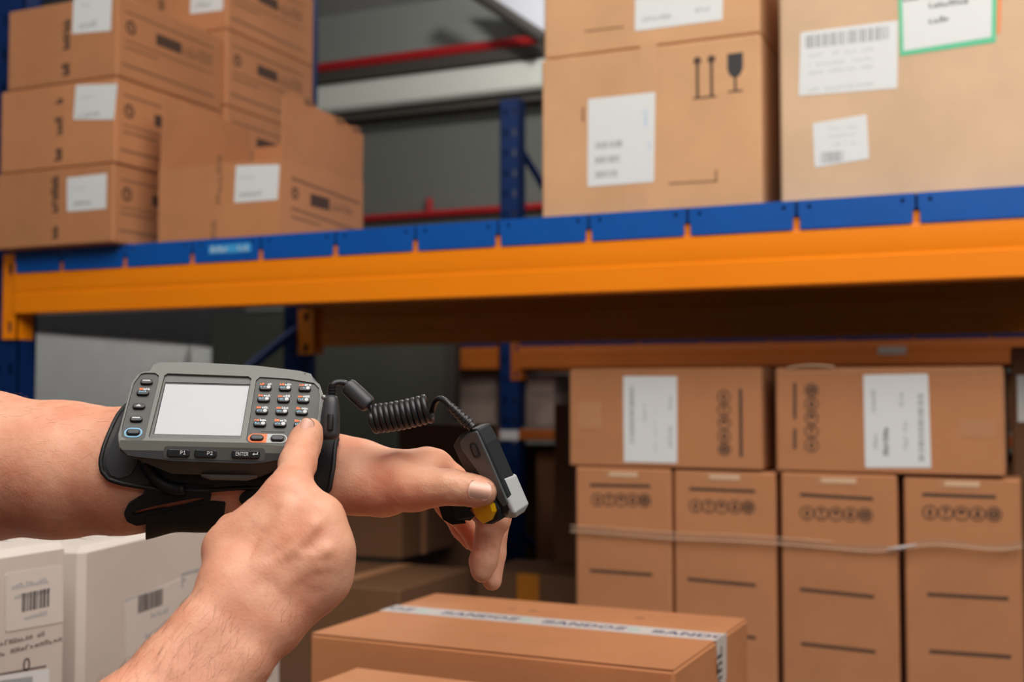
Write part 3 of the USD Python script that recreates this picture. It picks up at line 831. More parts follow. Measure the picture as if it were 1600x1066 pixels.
tg = unary_union(tg).intersection(sbox(.004, ty, Lh, ty + tw))
obj("tape_print", ext(tg, .0002, H.T("top", .0008)), NAVY, tp, smooth=False, kind="stuff")
tg = unary_union([mv(arrow_circle(.008), x, ty + .022) for x in (.055, .212, .362)])
obj("tape_mark", ext(tg, .0002, H.T("top", .0008)), plain("green_mark", (150, 190, 175), .5), tp, smooth=False)
t2 = H.put("tape_end", "side", Polygon([(ty, .352), (ty + tw, .352), (ty + tw * .95, .30), (ty + tw * .75, .285), (ty + tw * .6, .262), (ty + tw * .25, .272), (ty + tw * .12, .31)]), TAPE_AND_GLINT_WHITE, off=.0003, h=.0012)
obj("tape_end_print", ext(mv(scribble(.07, .02, 4, 130), ty + .022, .275, 90), .0003, H.T("side", .0015)), INK_DARK, t2, smooth=False)
HL = H.d[3] - H.d[2]
for y0, y1 in ((.001, HL / 2 - .001), (HL / 2 + .001, HL - .001)):
    obj("top_flap", ext(sbox(.0015, y0, Lh - .0015, y1), .0004, H.T("top", -.0002)), CARD if False else H.mat, H.p, smooth=False)
H.ink("top", [mv(sbox(-.006, -.004, .006, .004), *H.uv("top", x, y)) for x, y in ((800, 952), (833, 955), (1000, 966))], INK_SOFT, "scuff_marks")
I = Carton("cardboard_box", "brown carton in front of the taped one, only its top edge in view", "cardboard box", -.753, -.20, .85, 1.214, .75, 1.076, CARD, yaw=math.radians(-2))
# white cartons
jm = CARD_WHITE
def placed(corner, ang, w, l):
    """x0, x1, y0, y1 for a box turned by ang about its centre so that its front right corner lands on corner"""
    cx = corner[0] + (-w / 2 * math.cos(ang) - l / 2 * math.sin(ang))
    cy = corner[1] + (-w / 2 * math.sin(ang) + l / 2 * math.cos(ang))
    return cx - w / 2, cx + w / 2, cy - l / 2, cy + l / 2


ang = math.atan2(.091, .413)
J2 = Carton("cardboard_box", "white carton behind the pointing forearm with a shipping label", "cardboard box", *placed((-1.03, 1.075), ang, .36, .60), .75, 1.22, jm, yaw=ang, c=.008)
J1 = Carton("cardboard_box", "white carton at the lower left edge with a barcode label", "cardboard box", -1.235, -.999, .60, 1.022, .75, 1.235, jm, c=.008)
lab = J1.quad("side", [(8, 897), (97, 883), (98, 972), (8, 988)])
S = lambda px, py: J1.uv("side", px, py)
J1.tag("side", lab, [(mv(barcode(S(77, 940)[0] - S(33, 945)[0], .020, 18, 140), *S(33, 957)), INK_DARK), (unary_union([mv(scribble(.052, .006, 11, 141), *S(18, 922)), mv(scribble(.050, .005, 12, 142), *S(22, 937)), mv(scribble(.036, .005, 9, 143), *S(33, 970))]), GREY_INK)],
       mat=plain("dull_label_paper", (215, 205, 196), .6))
J1.ink("side", [mv(scribble(.10, .005, 18, 144), *S(-40, 1020)), mv(scribble(.12, .005, 18, 145), *S(-40, 1036)), mv(text2d("0", .013, True), *S(34, 1050)), J1.line("side", (-20, 1058), (72, 1041), .0022)], LABEL_INK)
J1.tag("side", J1.quad("side", [(-30, 1060), (76, 1046), (76, 1100), (-30, 1110)]), [(J1.quad("side", [(-20, 1066), (50, 1057), (50, 1090), (-20, 1098)]), GREY_INK)])
lab = J2.quad("side", [(195, 942), (274, 913), (270, 985), (196, 1056)])
S = lambda px, py: J2.uv("side", px, py)
J2.tag("side", J2.quad("side", [(195, 942), (303, 895), (300, 1010), (196, 1050)]), [(mv(barcode(S(256, 935)[0] - S(215, 945)[0], .022, 18, 150), *S(215, 959)), INK_DARK),
      (unary_union([mv(scribble(.05, .007, 8, 151), *S(235, 967)), mv(scribble(.05, .007, 8, 152), *S(222, 1000)), mv(scribble(.03, .02, 2, 153), *S(275, 922))]), GREY_INK)], mat=stage.GetPrimAtPath("/World/Looks/dull_label_paper") and UsdShade.Material.Get(stage, "/World/Looks/dull_label_paper"))
J2.ink("side", [J2.line("side", (195, 940), (262, 915), .003), J2.line("side", (285, 898), (312, 890), .004)], GREY_INK)

#=====PERSON=====
# ------------------------------------------------------------------ the person's arms and hands (one continuous skin)
def surface_nets(f, o, h):
    """closed surface of f = 0 on a regular grid (dual contouring with averaged edge crossings)"""
    nx, ny, nz = f.shape
    ins = f < 0
    corners = [(i, j, k) for i in (0, 1) for j in (0, 1) for k in (0, 1)]
    cnt = sum(ins[i:nx - 1 + i, j:ny - 1 + j, k:nz - 1 + k].astype(np.int8) for i, j, k in corners)
    act = (cnt > 0) & (cnt < 8)
    idx = -np.ones(act.shape, int)
    C = np.argwhere(act)
    idx[tuple(C.T)] = np.arange(len(C))
    P, N = np.zeros((len(C), 3)), np.zeros(len(C))
    for a in corners:
        for ax in range(3):
            if a[ax]:
                continue
            b = list(a)
            b[ax] = 1
            fa, fb = f[tuple((C + a).T)], f[tuple((C + b).T)]
            x = (fa < 0) != (fb < 0)
            t = np.where(x, fa / np.where(fa == fb, 1, fa - fb), 0)
            q = np.array(a, float)[None] + np.zeros((len(C), 3))
            q[:, ax] += t
            P[x] += q[x]
            N[x] += 1
    V = o + h * (C + P / np.maximum(N, 1)[:, None])
    Q = []
    for ax in range(3):
        s0 = [slice(None)] * 3
        s1 = [slice(None)] * 3
        s0[ax], s1[ax] = slice(0, -1), slice(1, None)
        A, B = ins[tuple(s0)], ins[tuple(s1)]
        u, v = (ax + 1) % 3, (ax + 2) % 3
        E_ = np.argwhere(A != B)
        E_ = E_[(E_[:, u] > 0) & (E_[:, v] > 0) & (E_[:, u] < f.shape[u] - 1) & (E_[:, v] < f.shape[v] - 1)]
        du, dv = np.eye(3, dtype=int)[u], np.eye(3, dtype=int)[v]
        q = np.stack([idx[tuple((E_ - du - dv).T)], idx[tuple((E_ - dv).T)], idx[tuple(E_.T)], idx[tuple((E_ - du).T)]], 1)
        fl = ~A[tuple(E_.T)]
        q[fl] = q[fl][:, ::-1]
        Q.append(q)
    Q = np.vstack(Q)
    Q = Q[(Q >= 0).all(1)]
    m = trimesh.Trimesh(V, np.vstack([Q[:, [0, 1, 2]], Q[:, [0, 2, 3]]]), process=False)
    return m


def taubin(m, it):
    """smooths without shrinking"""
    from scipy.sparse import coo_matrix, diags
    f, n = np.array(m.faces), len(m.vertices)
    i, j = np.r_[f[:, 0], f[:, 1], f[:, 2]], np.r_[f[:, 1], f[:, 2], f[:, 0]]
    A = coo_matrix((np.ones(2 * len(i)), (np.r_[i, j], np.r_[j, i])), shape=(n, n)).tocsr()
    A.data[:] = 1
    L = diags(1 / np.maximum(np.asarray(A.sum(1)).ravel(), 1)) @ A
    V = np.array(m.vertices)
    for _ in range(it):
        for w in (.5, -.53):
            V = V + w * (L @ V - V)
    return trimesh.Trimesh(V, f, process=False)


def cap_dist(p, a, b, ra, rb):
    ab = b - a
    t = np.clip(((p - a) @ ab) / max(ab @ ab, 1e-12), 0, 1)
    return np.linalg.norm(p - a - t[..., None] * ab, axis=-1) - (ra + (rb - ra) * t)


def smin(a, b, k):
    h = np.clip(.5 + .5 * (b - a) / k, 0, 1)
    return b + (a - b) * h - k * h * (1 - h)


class Flesh:
    """chains of tapering bones: blended softly inside a chain, less between chains"""
    def __init__(s):
        s.ch = []

    def chain(s, bones, k=.006, kb=.004):
        s.ch.append(([(np.asarray(a, float), np.asarray(b, float), ra, rb) for a, b, ra, rb in bones], k, kb))

    def ev(s, p):
        tot = None
        for bones, k, kb in s.ch:
            f = None
            for b in bones:
                d = cap_dist(p, *b)
                f = d if f is None else smin(f, d, k)
            tot = f if tot is None else smin(tot, f, kb)
        return tot

    def grid(s, h, pad=.012):
        allp = np.array([q for bones, *_ in s.ch for b in bones for q in (b[0] - max(b[2:]), b[0] + max(b[2:]), b[1] - max(b[2:]), b[1] + max(b[2:]))])
        lo, hi = allp.min(0) - pad, allp.max(0) + pad
        n = np.ceil((hi - lo) / h).astype(int) + 1
        ax = [lo[i] + h * np.arange(n[i]) for i in range(3)]
        tot = np.full(tuple(n), .05)
        for bones, k, kb in s.ch:
            f = np.full(tuple(n), .05)
            for a, b, ra, rb in bones:
                m_ = max(ra, rb) + .026
                l0 = np.clip(np.floor((np.minimum(a, b) - m_ - lo) / h).astype(int), 0, n)
                h0 = np.clip(np.ceil((np.maximum(a, b) + m_ - lo) / h).astype(int) + 1, 0, n)
                sl = tuple(slice(l0[i], h0[i]) for i in range(3))
                g = np.stack(np.meshgrid(*[ax[i][sl[i]] for i in range(3)], indexing="ij"), -1)
                f[sl] = smin(f[sl], cap_dist(g, a, b, ra, rb), k)
            tot = smin(tot, f, kb)
        return tot, lo, h


mm = .001
# wrist computer pose (fitted to its screen): local x right, y up the screen, z out of the screen, millimetres
from scipy.spatial.transform import Rotation as _Ro
_q = [0.71944, -0.06255, -0.00695, -0.21232, -0.04582, 0.81156]
_A = _Ro.from_rotvec(_q[:3]).as_matrix()
tw3 = lambda c: R * c[0] + UP * c[1] + FW * c[2]
EX, EY = tw3(_A[:, 0]), tw3(_A[:, 1])
EX /= np.linalg.norm(EX)
EY -= EX * (EX @ EY)
EY /= np.linalg.norm(EY)
EZ = np.cross(EX, EY)
DT = CAM + tw3(_q[3:])
DEV = np.eye(4)
DEV[:3, 0], DEV[:3, 1], DEV[:3, 2], DEV[:3, 3] = EX * mm, EY * mm, EZ * mm, DT
dev = lambda x, y, z: DT + mm * (EX * x + EY * y + EZ * z)


def dev_hit(px, py, z=0.0):
    r = ray(px, py)
    o = DT + EZ * z * mm
    return CAM + r * (((o - CAM) @ EZ) / (r @ EZ))


# left arm: forearm from the left, wrist, hand hanging to the right
Ld, Lt = EZ, None
LA = Flesh()
tdir = -UP * .75 - FW * .66
tdir /= np.linalg.norm(tdir)
fa = [(-330, 712, .90, 46, 0), (-40, 728, .88, 49.5, 0), (100, 734, .868, 41.5, 6), (200, 736, .862, 36.5, 8), (330, 739, .857, 26, 10), (430, 741, .854, 20, 11), (520, 741, .850, 17.4, 11), (560, 744, .847, 17.2, 10)]
for sgn in (-1, 1):
    LA.chain([(at(*fa[i][:3]) + tdir * sgn * fa[i][4] * mm, at(*fa[i + 1][:3]) + tdir * sgn * fa[i + 1][4] * mm, fa[i][3] * mm, fa[i + 1][3] * mm) for i in range(len(fa) - 1)], .012, .022)
wr = at(552, 741, .848)
LI, LM, LR_, LP = at(668, 733, .838), at(680, 730, .856), at(668, 737, .875), at(656, 740, .893)
carp = [at(562, 748, .838), at(562, 742, .848), at(562, 740, .858), at(560, 742, .868)]
LA.chain([(carp[0], LI, .0155, .0135), (carp[1], LM, .0168, .0132), (carp[2], LR_, .0172, .0125), (carp[3], LP, .0155, .012), (LI, LP, .0115, .0105), (at(610, 750, .842), at(615, 752, .872), .017, .015)], .010, .012)
fing = lambda pts, k=.004, kb=.006: LA.chain([(at(*pts[i][:3]), at(*pts[i + 1][:3]), pts[i][3] * mm, pts[i + 1][3] * mm) for i in range(len(pts) - 1)], k, kb)
fing([(668, 733, .838, 13.0), (728, 776, .834, 10.6), (776, 812, .832, 10.4)])
fing([(770, 808, .832, 10.2), (764, 832, .830, 9.4), (761, 852, .829, 9.6)], .003, .003)
fing([(761, 856, .829, 9.4), (755, 878, .826, 9.6), (753, 893, .824, 7.8)], .003, .0022)
fing([(680, 730, .856, 12.5), (777, 806, .858, 9.8), (771, 866, .854, 8.6), (769, 909, .848, 6.8)], .004, .002)
fing([(668, 737, .875, 12), (716, 800, .884, 9.6), (748, 846, .884, 8.6), (760, 866, .878, 7.4)], .004, .002)
fing([(656, 740, .893, 11), (700, 792, .905, 8.6), (722, 826, .905, 7.8), (736, 846, .900, 7)], .004, .002)
# thumb, from the thenar pad to the tip pressing the trigger
fing([(566, 757, .840, 17.5), (600, 764, .832, 17.6), (648, 763, .815, 14.6)], .008, .012)
fing([(648, 763, .815, 14.6), (676, 762, .806, 12.4), (703, 761, .800, 11.6), (722, 764, .797, 10.4), (745, 768, .794, 9.9), (757, 769, .793, 8.6)], .005, .008)
LA.chain([(at(626, 738, .826), at(668, 738, .828), .012, .010)], .006, .012)     # web between thumb and index
# right arm: forearm from below, back of the hand, index finger on the keypad
RA = Flesh()
TIPr = dev_hit(485, 671, 8.6)
fb = [(-20, 1440, .58, 39, 12), (120, 1275, .635, 33, 12), (222, 1155, .662, 26, 12), (298, 1066, .683, 20, 12.5), (345, 1010, .695, 18.3, 13.2), (388, 955, .707, 17, 13.5), (408, 928, .714, 16.5, 13)]
sdir = R * .75 - UP * .66
for sgn in (-1, 1):
    RA.chain([(at(*fb[i][:3]) + sdir * sgn * fb[i][4] * mm, at(*fb[i + 1][:3]) + sdir * sgn * fb[i + 1][4] * mm, fb[i][3] * mm, fb[i + 1][3] * mm) for i in range(len(fb) - 1)], .010, .014)
RI, RM, RR_, RP = at(454, 776, .737), at(500, 811, .726), at(517, 858, .721), at(516, 902, .722)
base = [at(368, 925, .716), at(392, 935, .712), at(418, 950, .712), at(438, 962, .716)]
RA.chain([(base[0], RI, .0165, .0130), (base[1], RM, .0165, .0118), (base[2], RR_, .0160, .0112), (base[3], RP, .0160, .0108), ((base[0] * .4 + RI * .6), (base[1] * .4 + RM * .6), .0130, .0125), ((base[1] * .4 + RM * .6), (base[2] * .4 + RR_ * .6), .0122, .0118), ((base[2] * .4 + RR_ * .6), (base[3] * .4 + RP * .6), .0116, .0112),
          ((base[0] * .2 + RI * .8), (base[1] * .2 + RM * .8), .0122, .0114), ((base[1] * .2 + RM * .8), (base[2] * .2 + RR_ * .8), .0112, .0106), ((base[2] * .2 + RR_ * .8), (base[3] * .2 + RP * .8), .0106, .0102),
          (RI, RM, .0105, .0095), (RM, RR_, .0088, .0084), (RR_, RP, .0084, .0082),
          (at(400, 850, .738), at(470, 880, .742), .020, .018), (at(420, 900, .738), at(480, 915, .742), .018, .014), (at(395, 838, .735), at(430, 800, .740), .016, .012)], .014, .014)
rf = lambda pts, k=.004, kb=.008: RA.chain([(np.asarray(p[0]), np.asarray(q_[0]), p[1] * mm, q_[1] * mm) for p, q_ in zip(pts[:-1], pts[1:])], k, kb)
dip, pip = at(474, 697, .789), at(465, 725, .771)
rf([(RI, 13.2), ((RI + pip) / 2 + (at(458, 750, .753) - (RI + pip) / 2) * .5, 11.4), (pip, 11.6), (dip * .5 + pip * .5, 10.5), (dip, 10.7), (TIPr * .55 + dip * .45, 9.5), (TIPr, 7.6)], .005, .010)
for mcp, pts in ((RM, [(506, 838, .768, 10.4), (478, 862, .772, 9.4), (462, 862, .760, 8)]), (RR_, [(516, 876, .763, 10.0), (488, 892, .768, 9), (470, 888, .758, 7.8)]), (RP, [(506, 912, .757, 9.2), (482, 920, .762, 8.2), (466, 912, .754, 7.2)])):
    rf([(mcp, 10.6)] + [(at(*p[:3]), p[3]) for p in pts], .004, .005)
RA.chain([(at(363, 902, .716), at(355, 858, .733), .0185, .0145), (at(355, 858, .733), at(366, 833, .752), .0142, .0115), (at(366, 833, .752), at(404, 822, .774), .0115, .0105), (at(404, 822, .774), at(430, 815, .780), .0105, .008)], .006, .010)
# tendons and veins on the back of the hand
vz = lambda px, py, d: at(px, py, d)


def on_flesh(fl, px, py, lift=0.0, d0=.5):
    """first point of the ray that meets the flesh"""
    r = ray(px, py)
    rn = np.linalg.norm(r)
    d = d0
    for _ in range(60):
        s_ = fl.ev((CAM + r * d)[None])[0] - lift
        d += s_ / rn * .9
        if abs(s_) < 1e-4:
            break
    return CAM + r * d


veins = []
for path, rr in (([(400, 905), (425, 880), (455, 862), (478, 842), (492, 822)], 1.5), ([(440, 905), (462, 882), (470, 868)], 1.3), ([(455, 862), (490, 868), (516, 858)], 1.4), ([(470, 868), (500, 888), (518, 884)], 1.2), ([(392, 880), (412, 840), (446, 802)], 1.2)):
    pts = [on_flesh(RA, *p, d0=.6) for p in path]
    veins.append([(a, b, rr * mm * .55, rr * mm * .55) for a, b in zip(pts[:-1], pts[1:])])
for v_ in veins:
    RA.chain(v_, .002, .0022)
tend = []
for a_, b_ in (((405, 890), (447, 792)), ((425, 900), (490, 822)), ((445, 915), (507, 862))):
    p, q_ = on_flesh(RA, *a_, d0=.6), on_flesh(RA, *b_, d0=.6)
    c_ = FW * .0028
    RA.chain([(p + c_, q_ + c_, .0026, .003)], .003, .006)

# the rest of the body, outside the picture on the left, joined to the arms
person = thing("person", "person's bare forearms and hands, the right index finger pressing the wrist keypad", "person", at(-700, 800, .85) * (1, 1, 0))
parts = []
for fl, h in ((LA, .0022), (RA, .0020)):
    m_ = surface_nets(*fl.grid(h))
    parts.append(taubin(m_, 6))
cc = lambda u_, v_, d_: CAM + R * u_ + UP * v_ + FW * d_
ZU = np.array([0, 0, 1.0])
SHL, SHR = cc(-.70, .10, .83), cc(-.46, .0, .50)
ELL, ELR = at(*fa[0][:3]), at(*fb[0][:3])
mid = (SHL + SHR) / 2
side_ = (SHL - SHR) * (1, 1, 0)
side_ /= np.linalg.norm(side_)                      # towards the person's left
front_ = np.cross(side_, ZU)                        # the way the person faces
front_ = front_ if front_ @ R > 0 else -front_
hip = mid - ZU * .46 - front_ * .02
HC = mid + ZU * .232 + front_ * .055
hz = ZU * math.cos(.45) + front_ * math.sin(.45)    # head bowed towards the wrist
hf = front_ * math.cos(.45) - ZU * math.sin(.45)
TB = Flesh()
TB.chain([(ELL, SHL, .047, .054), (ELR, SHR, .042, .054)], .02, .03)
TB.chain([(SHL, mid + ZU * .01, .060, .070), (SHR, mid + ZU * .01, .060, .070), (mid - ZU * .16 + side_ * .07, mid - ZU * .05 + side_ * .08, .105, .095), (mid - ZU * .16 - side_ * .07, mid - ZU * .05 - side_ * .08, .105, .095),
          (hip + side_ * .06, mid - ZU * .16 + side_ * .06, .105, .105), (hip - side_ * .06, mid - ZU * .16 - side_ * .06, .105, .105)], .04, .03)
NK = Flesh()
NK.chain([(mid + ZU * .02, HC - hz * .06 - hf * .02, .060, .054)], .02, .02)
NK.chain([(HC - hf * .028 + hz * .012, HC + hf * .020 + hz * .018, .082, .074), (HC + hf * .03 - hz * .02, HC + hf * .062 - hz * .092, .055, .026), (HC + hf * .03 - hz * .075 + side_ * .032, HC + hf * .058 - hz * .09, .030, .026), (HC + hf * .03 - hz * .075 - side_ * .032, HC + hf * .058 - hz * .09, .030, .026)], .02, .012)
NK.chain([(HC + hf * .094 + hz * .004, HC + hf * .108 - hz * .028, .007, .012), (HC + hf * .098 - hz * .032 + side_ * .010, HC + hf * .098 - hz * .032 - side_ * .010, .008, .008)], .006, .010)
NK.chain([(HC + hf * .087 + hz * .016 + side_ * .04, HC + hf * .090 + hz * .016 - side_ * .04, .008, .008)], .004, .012)
NK.chain([(HC + hf * .088 - hz * .062 + side_ * .018, HC + hf * .088 - hz * .062 - side_ * .018, .006, .006), (HC + hf * .086 - hz * .073 + side_ * .014, HC + hf * .086 - hz * .073 - side_ * .014, .007, .007)], .001, .004)
for sg in (-1, 1):
    e0 = HC + side_ * sg * .080 - hf * .008
    NK.chain([(e0 + hz * .014, e0 - hz * .024 + hf * .004, .012, .008)], .003, .004)
m_ = taubin(surface_nets(*TB.grid(.0075)), 5)
parts.append(m_)
parts.append(taubin(surface_nets(*NK.grid(.0040)), 4))


def cloth(name, chains, grow, mat, h=.0075, cutf=None, noise_=.006):
    fl = Flesh()
    for bones, k, kb in chains:
        fl.chain([(a, b, ra + grow, rb + grow) for a, b, ra, rb in bones], k, kb)
    f, lo, h = fl.grid(h)
    g = np.stack(np.meshgrid(*[lo[i] + h * np.arange(f.shape[i]) for i in range(3)], indexing="ij"), -1)
    f = f + (meshkit.fbm(g * 14, 2, 3) - .5) * noise_
    if cutf is not None:
        f = np.maximum(f, cutf(g))
    return obj(name, taubin(surface_nets(f, lo, h), 3), mat, person, smooth=True)


def sl_cut(g):
    """cuts the shirt at the sleeves, the hem and the neckline"""
    out = np.maximum((hip[2] - .02) - g[..., 2], g[..., 2] - (mid[2] + .085))
    for el, sh_ in ((ELL, SHL), (ELR, SHR)):
        ax_ = (el - sh_) / np.linalg.norm(el - sh_)
        past = (g - (el * .5 + sh_ * .5)) @ ax_
        out = np.maximum(out, np.minimum(past, .035 - cap_dist(g, sh_ * .6 + el * .4, el + ax_ * .1, .05, .05)))
    return out


cloth("tshirt", TB.ch, .009, SHIRT, cutf=sl_cut)
legs = []
feet = []
for sg in (-1, 1):
    h0 = hip + side_ * sg * .09 - ZU * .02
    kn, an = np.array([*(h0 + side_ * sg * .01 + front_ * .03)[:2], .50]), np.array([*(h0 + side_ * sg * .03 - front_ * .02)[:2], .09])
    legs.append(([(h0, kn, .095, .068), (kn, an, .066, .052)], .03, .03))
    feet.append([an - ZU * .035 - front_ * .035, an - ZU * .050 + front_ * .17])
legs.append(([(hip + side_ * .07, hip - side_ * .07, .112, .112)], .03, .04))
cloth("trousers", legs, .0, plain("dark_trousers", (40, 44, 56), .85), cutf=lambda g: .075 - g[..., 2])
for q_ in feet:
    sh = Flesh()
    sh.chain([(q_[0], q_[1], .042, .036), (q_[0] + ZU * .02, q_[0] + ZU * .06, .042, .044)], .02, .02)
    f, lo, h = sh.grid(.005)
    zz = lo[2] + h * np.arange(f.shape[2])
    obj("shoe", surface_nets(np.maximum(f, .004 - zz[None, None, :]), lo, h), plain("shoe_leather_%d" % int(q_[0][0] * 1000 % 97), (30, 27, 26), .5), person, smooth=True)
hr = Flesh()
hr.chain([(HC - hf * .030 + hz * .016, HC + hf * .016 + hz * .024, .088, .079)], .01, .01)
f, lo, h = hr.grid(.005)
g = np.stack(np.meshgrid(*[lo[i] + h * np.arange(f.shape[i]) for i in range(3)], indexing="ij"), -1) - HC
f = np.maximum(f + (meshkit.fbm(g * 60, 2, 9) - .5) * .004, np.minimum((g @ hf) * .75 - (g @ hz) * .66 + .006, .03))
f = np.maximum(f, -(g @ hz) - .055)
obj("hair", taubin(surface_nets(f, lo, h), 2), HAIR, person, smooth=True)
for sg in (-1, 1):
    ey = trimesh.creation.icosphere(3, .0115)
    ey.apply_translation(HC + hf * .0735 - hz * .003 + side_ * sg * .031)
    obj("eye", ey, plain("eye_white_%d" % (sg + 1), (222, 216, 210), .15), person, smooth=True)
    ir = trimesh.creation.icosphere(2, .0055)
    ir.apply_translation(HC + hf * .0802 - hz * .006 + side_ * sg * .031)
    obj("iris", ir, plain("iris_%d" % (sg + 1), (50, 38, 30), .15), person, smooth=True)
SK = trimesh.util.concatenate(parts)
# fine creases at the knuckles and a slight unevenness of the skin
nrm = np.array(SK.vertex_normals)
V = np.array(SK.vertices)
V = V + nrm * ((meshkit.fbm(V * 120, 3, 5) - .5) * .0008)[:, None]


def crease(V, px0, px1, depth, w, fl):
    a_, b_ = on_flesh(fl, *px0, d0=.6), on_flesh(fl, *px1, d0=.6)
    ab = b_ - a_
    t_ = np.clip((V - a_) @ ab / (ab @ ab), 0, 1)
    d_ = np.linalg.norm(V - a_ - t_[:, None] * ab, axis=1)
    return -depth * np.exp(-(d_ / w) ** 2)


off_ = np.zeros(len(V))
for args in ((((452, 694), (492, 697)), .0009, .0016, RA), (((451, 700), (490, 703)), .0006, .0014, RA), (((446, 722), (482, 727)), .0006, .0016, RA), (((449, 730), (480, 735)), .0005, .0016, RA),
             (((700, 740), (703, 778)), .0006, .0014, LA), (((707, 742), (709, 778)), .0005, .0013, LA), (((628, 714), (700, 733)), .0014, .0030, LA), (((742, 858), (772, 858)), .0009, .0016, LA)):
    off_ += crease(V, *args[0], args[1], args[2], args[3])
SK.vertices = V + nrm * off_[:, None]
obj("body", SK, SKIN, person, smooth=True)
# short fine hair on the forearms
n2 = np.array(SK.vertex_normals)
Vs = np.array(SK.vertices)
u3 = Vs - CAM
dz_ = u3 @ FW
qx, qy = 800 + F * (u3 @ R) / dz_, 533 - F * (u3 @ UP) / dz_
nl, nr_ = len(parts[0].vertices), len(parts[1].vertices)
isR = (np.arange(len(Vs)) >= nl) & (np.arange(len(Vs)) < nl + nr_) & (qy > 935) & (qy < 1150) & (n2 @ FW < .1)
isL = (np.arange(len(Vs)) < nl) & (qx < 190) & (qx > -120) & (n2 @ FW < .1)
P_, C_ = [], []
for sel, ax_, num in ((isR, (at(*fb[-1][:3]) - at(*fb[2][:3])), 560), (isL, (at(*fa[4][:3]) - at(*fa[0][:3])), 300)):
    ax_ = ax_ / np.linalg.norm(ax_)
    ids = np.nonzero(sel)[0]
    for i in RNG.choice(ids, num):
        dr_ = ax_ + np.cross(n2[i], ax_) * RNG.normal(0.25, .35) + n2[i] * .18
        dr_ /= np.linalg.norm(dr_)
        l_ = RNG.uniform(.006, .013)
        for t_ in (0, .33, .66, 1.0):
            P_.append(Vs[i] - n2[i] * .0003 + dr_ * l_ * t_ - n2[i] * (.0016 * t_ * t_ - .0004 * t_))
        C_.append(4)
hc = UsdGeom.BasisCurves.Define(stage, person + "/arm_hair")
hc.CreateTypeAttr("linear")
hc.CreateCurveVertexCountsAttr(Vt.IntArray(C_))
hc.CreatePointsAttr(Vt.Vec3fArray.FromNumpy((np.array(P_) - OFF[person]).astype(np.float32)))
hc.CreateWidthsAttr(Vt.FloatArray([.00007]))
hc.SetWidthsInterpolation("constant")
UsdShade.MaterialBindingAPI.Apply(hc.GetPrim()).Bind(plain("arm_hair", (128, 84, 56), .5))
hc.GetPrim().SetCustomDataByKey("kind", "stuff")


def nail(name, cen, axis, out, l, w, hgt=.0012):
    """a slightly domed plate lying on the finger"""
    axis = axis - out * (axis @ out)
    axis /= np.linalg.norm(axis)
    sd = np.cross(out, axis)
    P_ = []
    Fq_ = []
    nu, nv = 13, 13
    for i in range(nu):
        for j in range(nv):
            a_, b_ = (i / (nu - 1) - .5) * 2, (j / (nv - 1) - .5) * 2
            x_, y_ = a_ * math.sqrt(1 - .42 * b_ * b_), b_ * math.sqrt(1 - .30 * a_ * a_)
            z_ = hgt * (1 - .9 * y_ * y_ - .35 * x_ * x_)
            P_.append(cen + axis * x_ * l + sd * y_ * w + out * (z_ - w * .55 * y_ * y_ * .9))
    P_ = np.array(P_)
    Q_ = np.vstack([P_, P_ - out * .0014])
    n_ = nu * nv
    for i in range(nu - 1):
        for j in range(nv - 1):
            a_ = i * nv + j
            Fq_ += [(a_, a_ + nv, a_ + nv + 1), (a_, a_ + nv + 1, a_ + 1), (n_ + a_, n_ + a_ + nv + 1, n_ + a_ + nv), (n_ + a_, n_ + a_ + 1, n_ + a_ + nv + 1)]
    rim = [i * nv for i in range(nu)] + [(nu - 1) * nv + j for j in range(1, nv)] + [i * nv + nv - 1 for i in range(nu - 2, -1, -1)] + [j for j in range(nv - 2, 0, -1)]
    for a_, b_ in zip(rim, rim[1:] + rim[:1]):
        Fq_ += [(a_, b_, n_ + b_), (a_, n_ + b_, n_ + a_)]
    m_ = trimesh.Trimesh(Q_, np.array(Fq_), process=False)
    if m_.volume < 0:
        m_.invert()
    obj(name, m_, NAIL, person, smooth=True)


c_ = on_flesh(LA, 750, 766, d0=.6)
ax_ = at(760, 769, .793) - at(722, 764, .797)
e_ = 1e-3
grad = lambda fl, p: np.array([(fl.ev((p + d_ * e_)[None])[0] - fl.ev((p - d_ * e_)[None])[0]) for d_ in np.eye(3)])
g_ = grad(LA, c_)
g_ /= np.linalg.norm(g_)
nail("thumbnail", c_ + g_ * .0002, ax_, g_, .0080, .0066)
ax_ = (TIPr - dip) / np.linalg.norm(TIPr - dip)
g_ = UP * .82 - FW * .57
g_ = g_ - ax_ * (g_ @ ax_)
g_ /= np.linalg.norm(g_)
c_ = TIPr - ax_ * .002
r_ = .004
for _ in range(20):
    r_ -= RA.ev((c_ + g_ * r_)[None])[0] * .9
nail("fingernail", c_ + g_ * (r_ + .0002), ax_, g_, .0058, .0054, .0011)

# ------------------------------------------------------------------ wrist computer
WT = thing("wearable_computer", "grey and black wrist computer with lit screen and keypad strapped on the left forearm", "wearable computer", DT)


def dloc(mesh):
    m_ = tm(mesh).copy()
    m_.apply_transform(DEV)
    return m_


def dput(name, mesh, mat, parent=None, smooth=30, **kw):
    if isinstance(mesh, list):
        mesh = trimesh.util.concatenate([tm(q_) for q_ in mesh])
    return obj(name, dloc(mesh), mat, parent or WT, smooth=smooth, **kw)


def zext(poly, z0, z1):
    m_ = ext(poly, z1 - z0)
    m_.apply_translation((0, 0, z0))
    return m_


def soft(poly, z0, z1, r=.6):
    """extrusion with a rounded upper edge (z1)"""
    pts = []
    for zz, q_ in ((z0, 0), (z1 - r, 0), (z1 - r * .3, r * .3), (z1, r)):
        g_ = poly.buffer(-q_) if q_ else poly
        xy = np.array(g_.exterior.coords)
        pts.append(np.c_[xy, np.full(len(xy), zz)])
    return tm(hull(*pts))


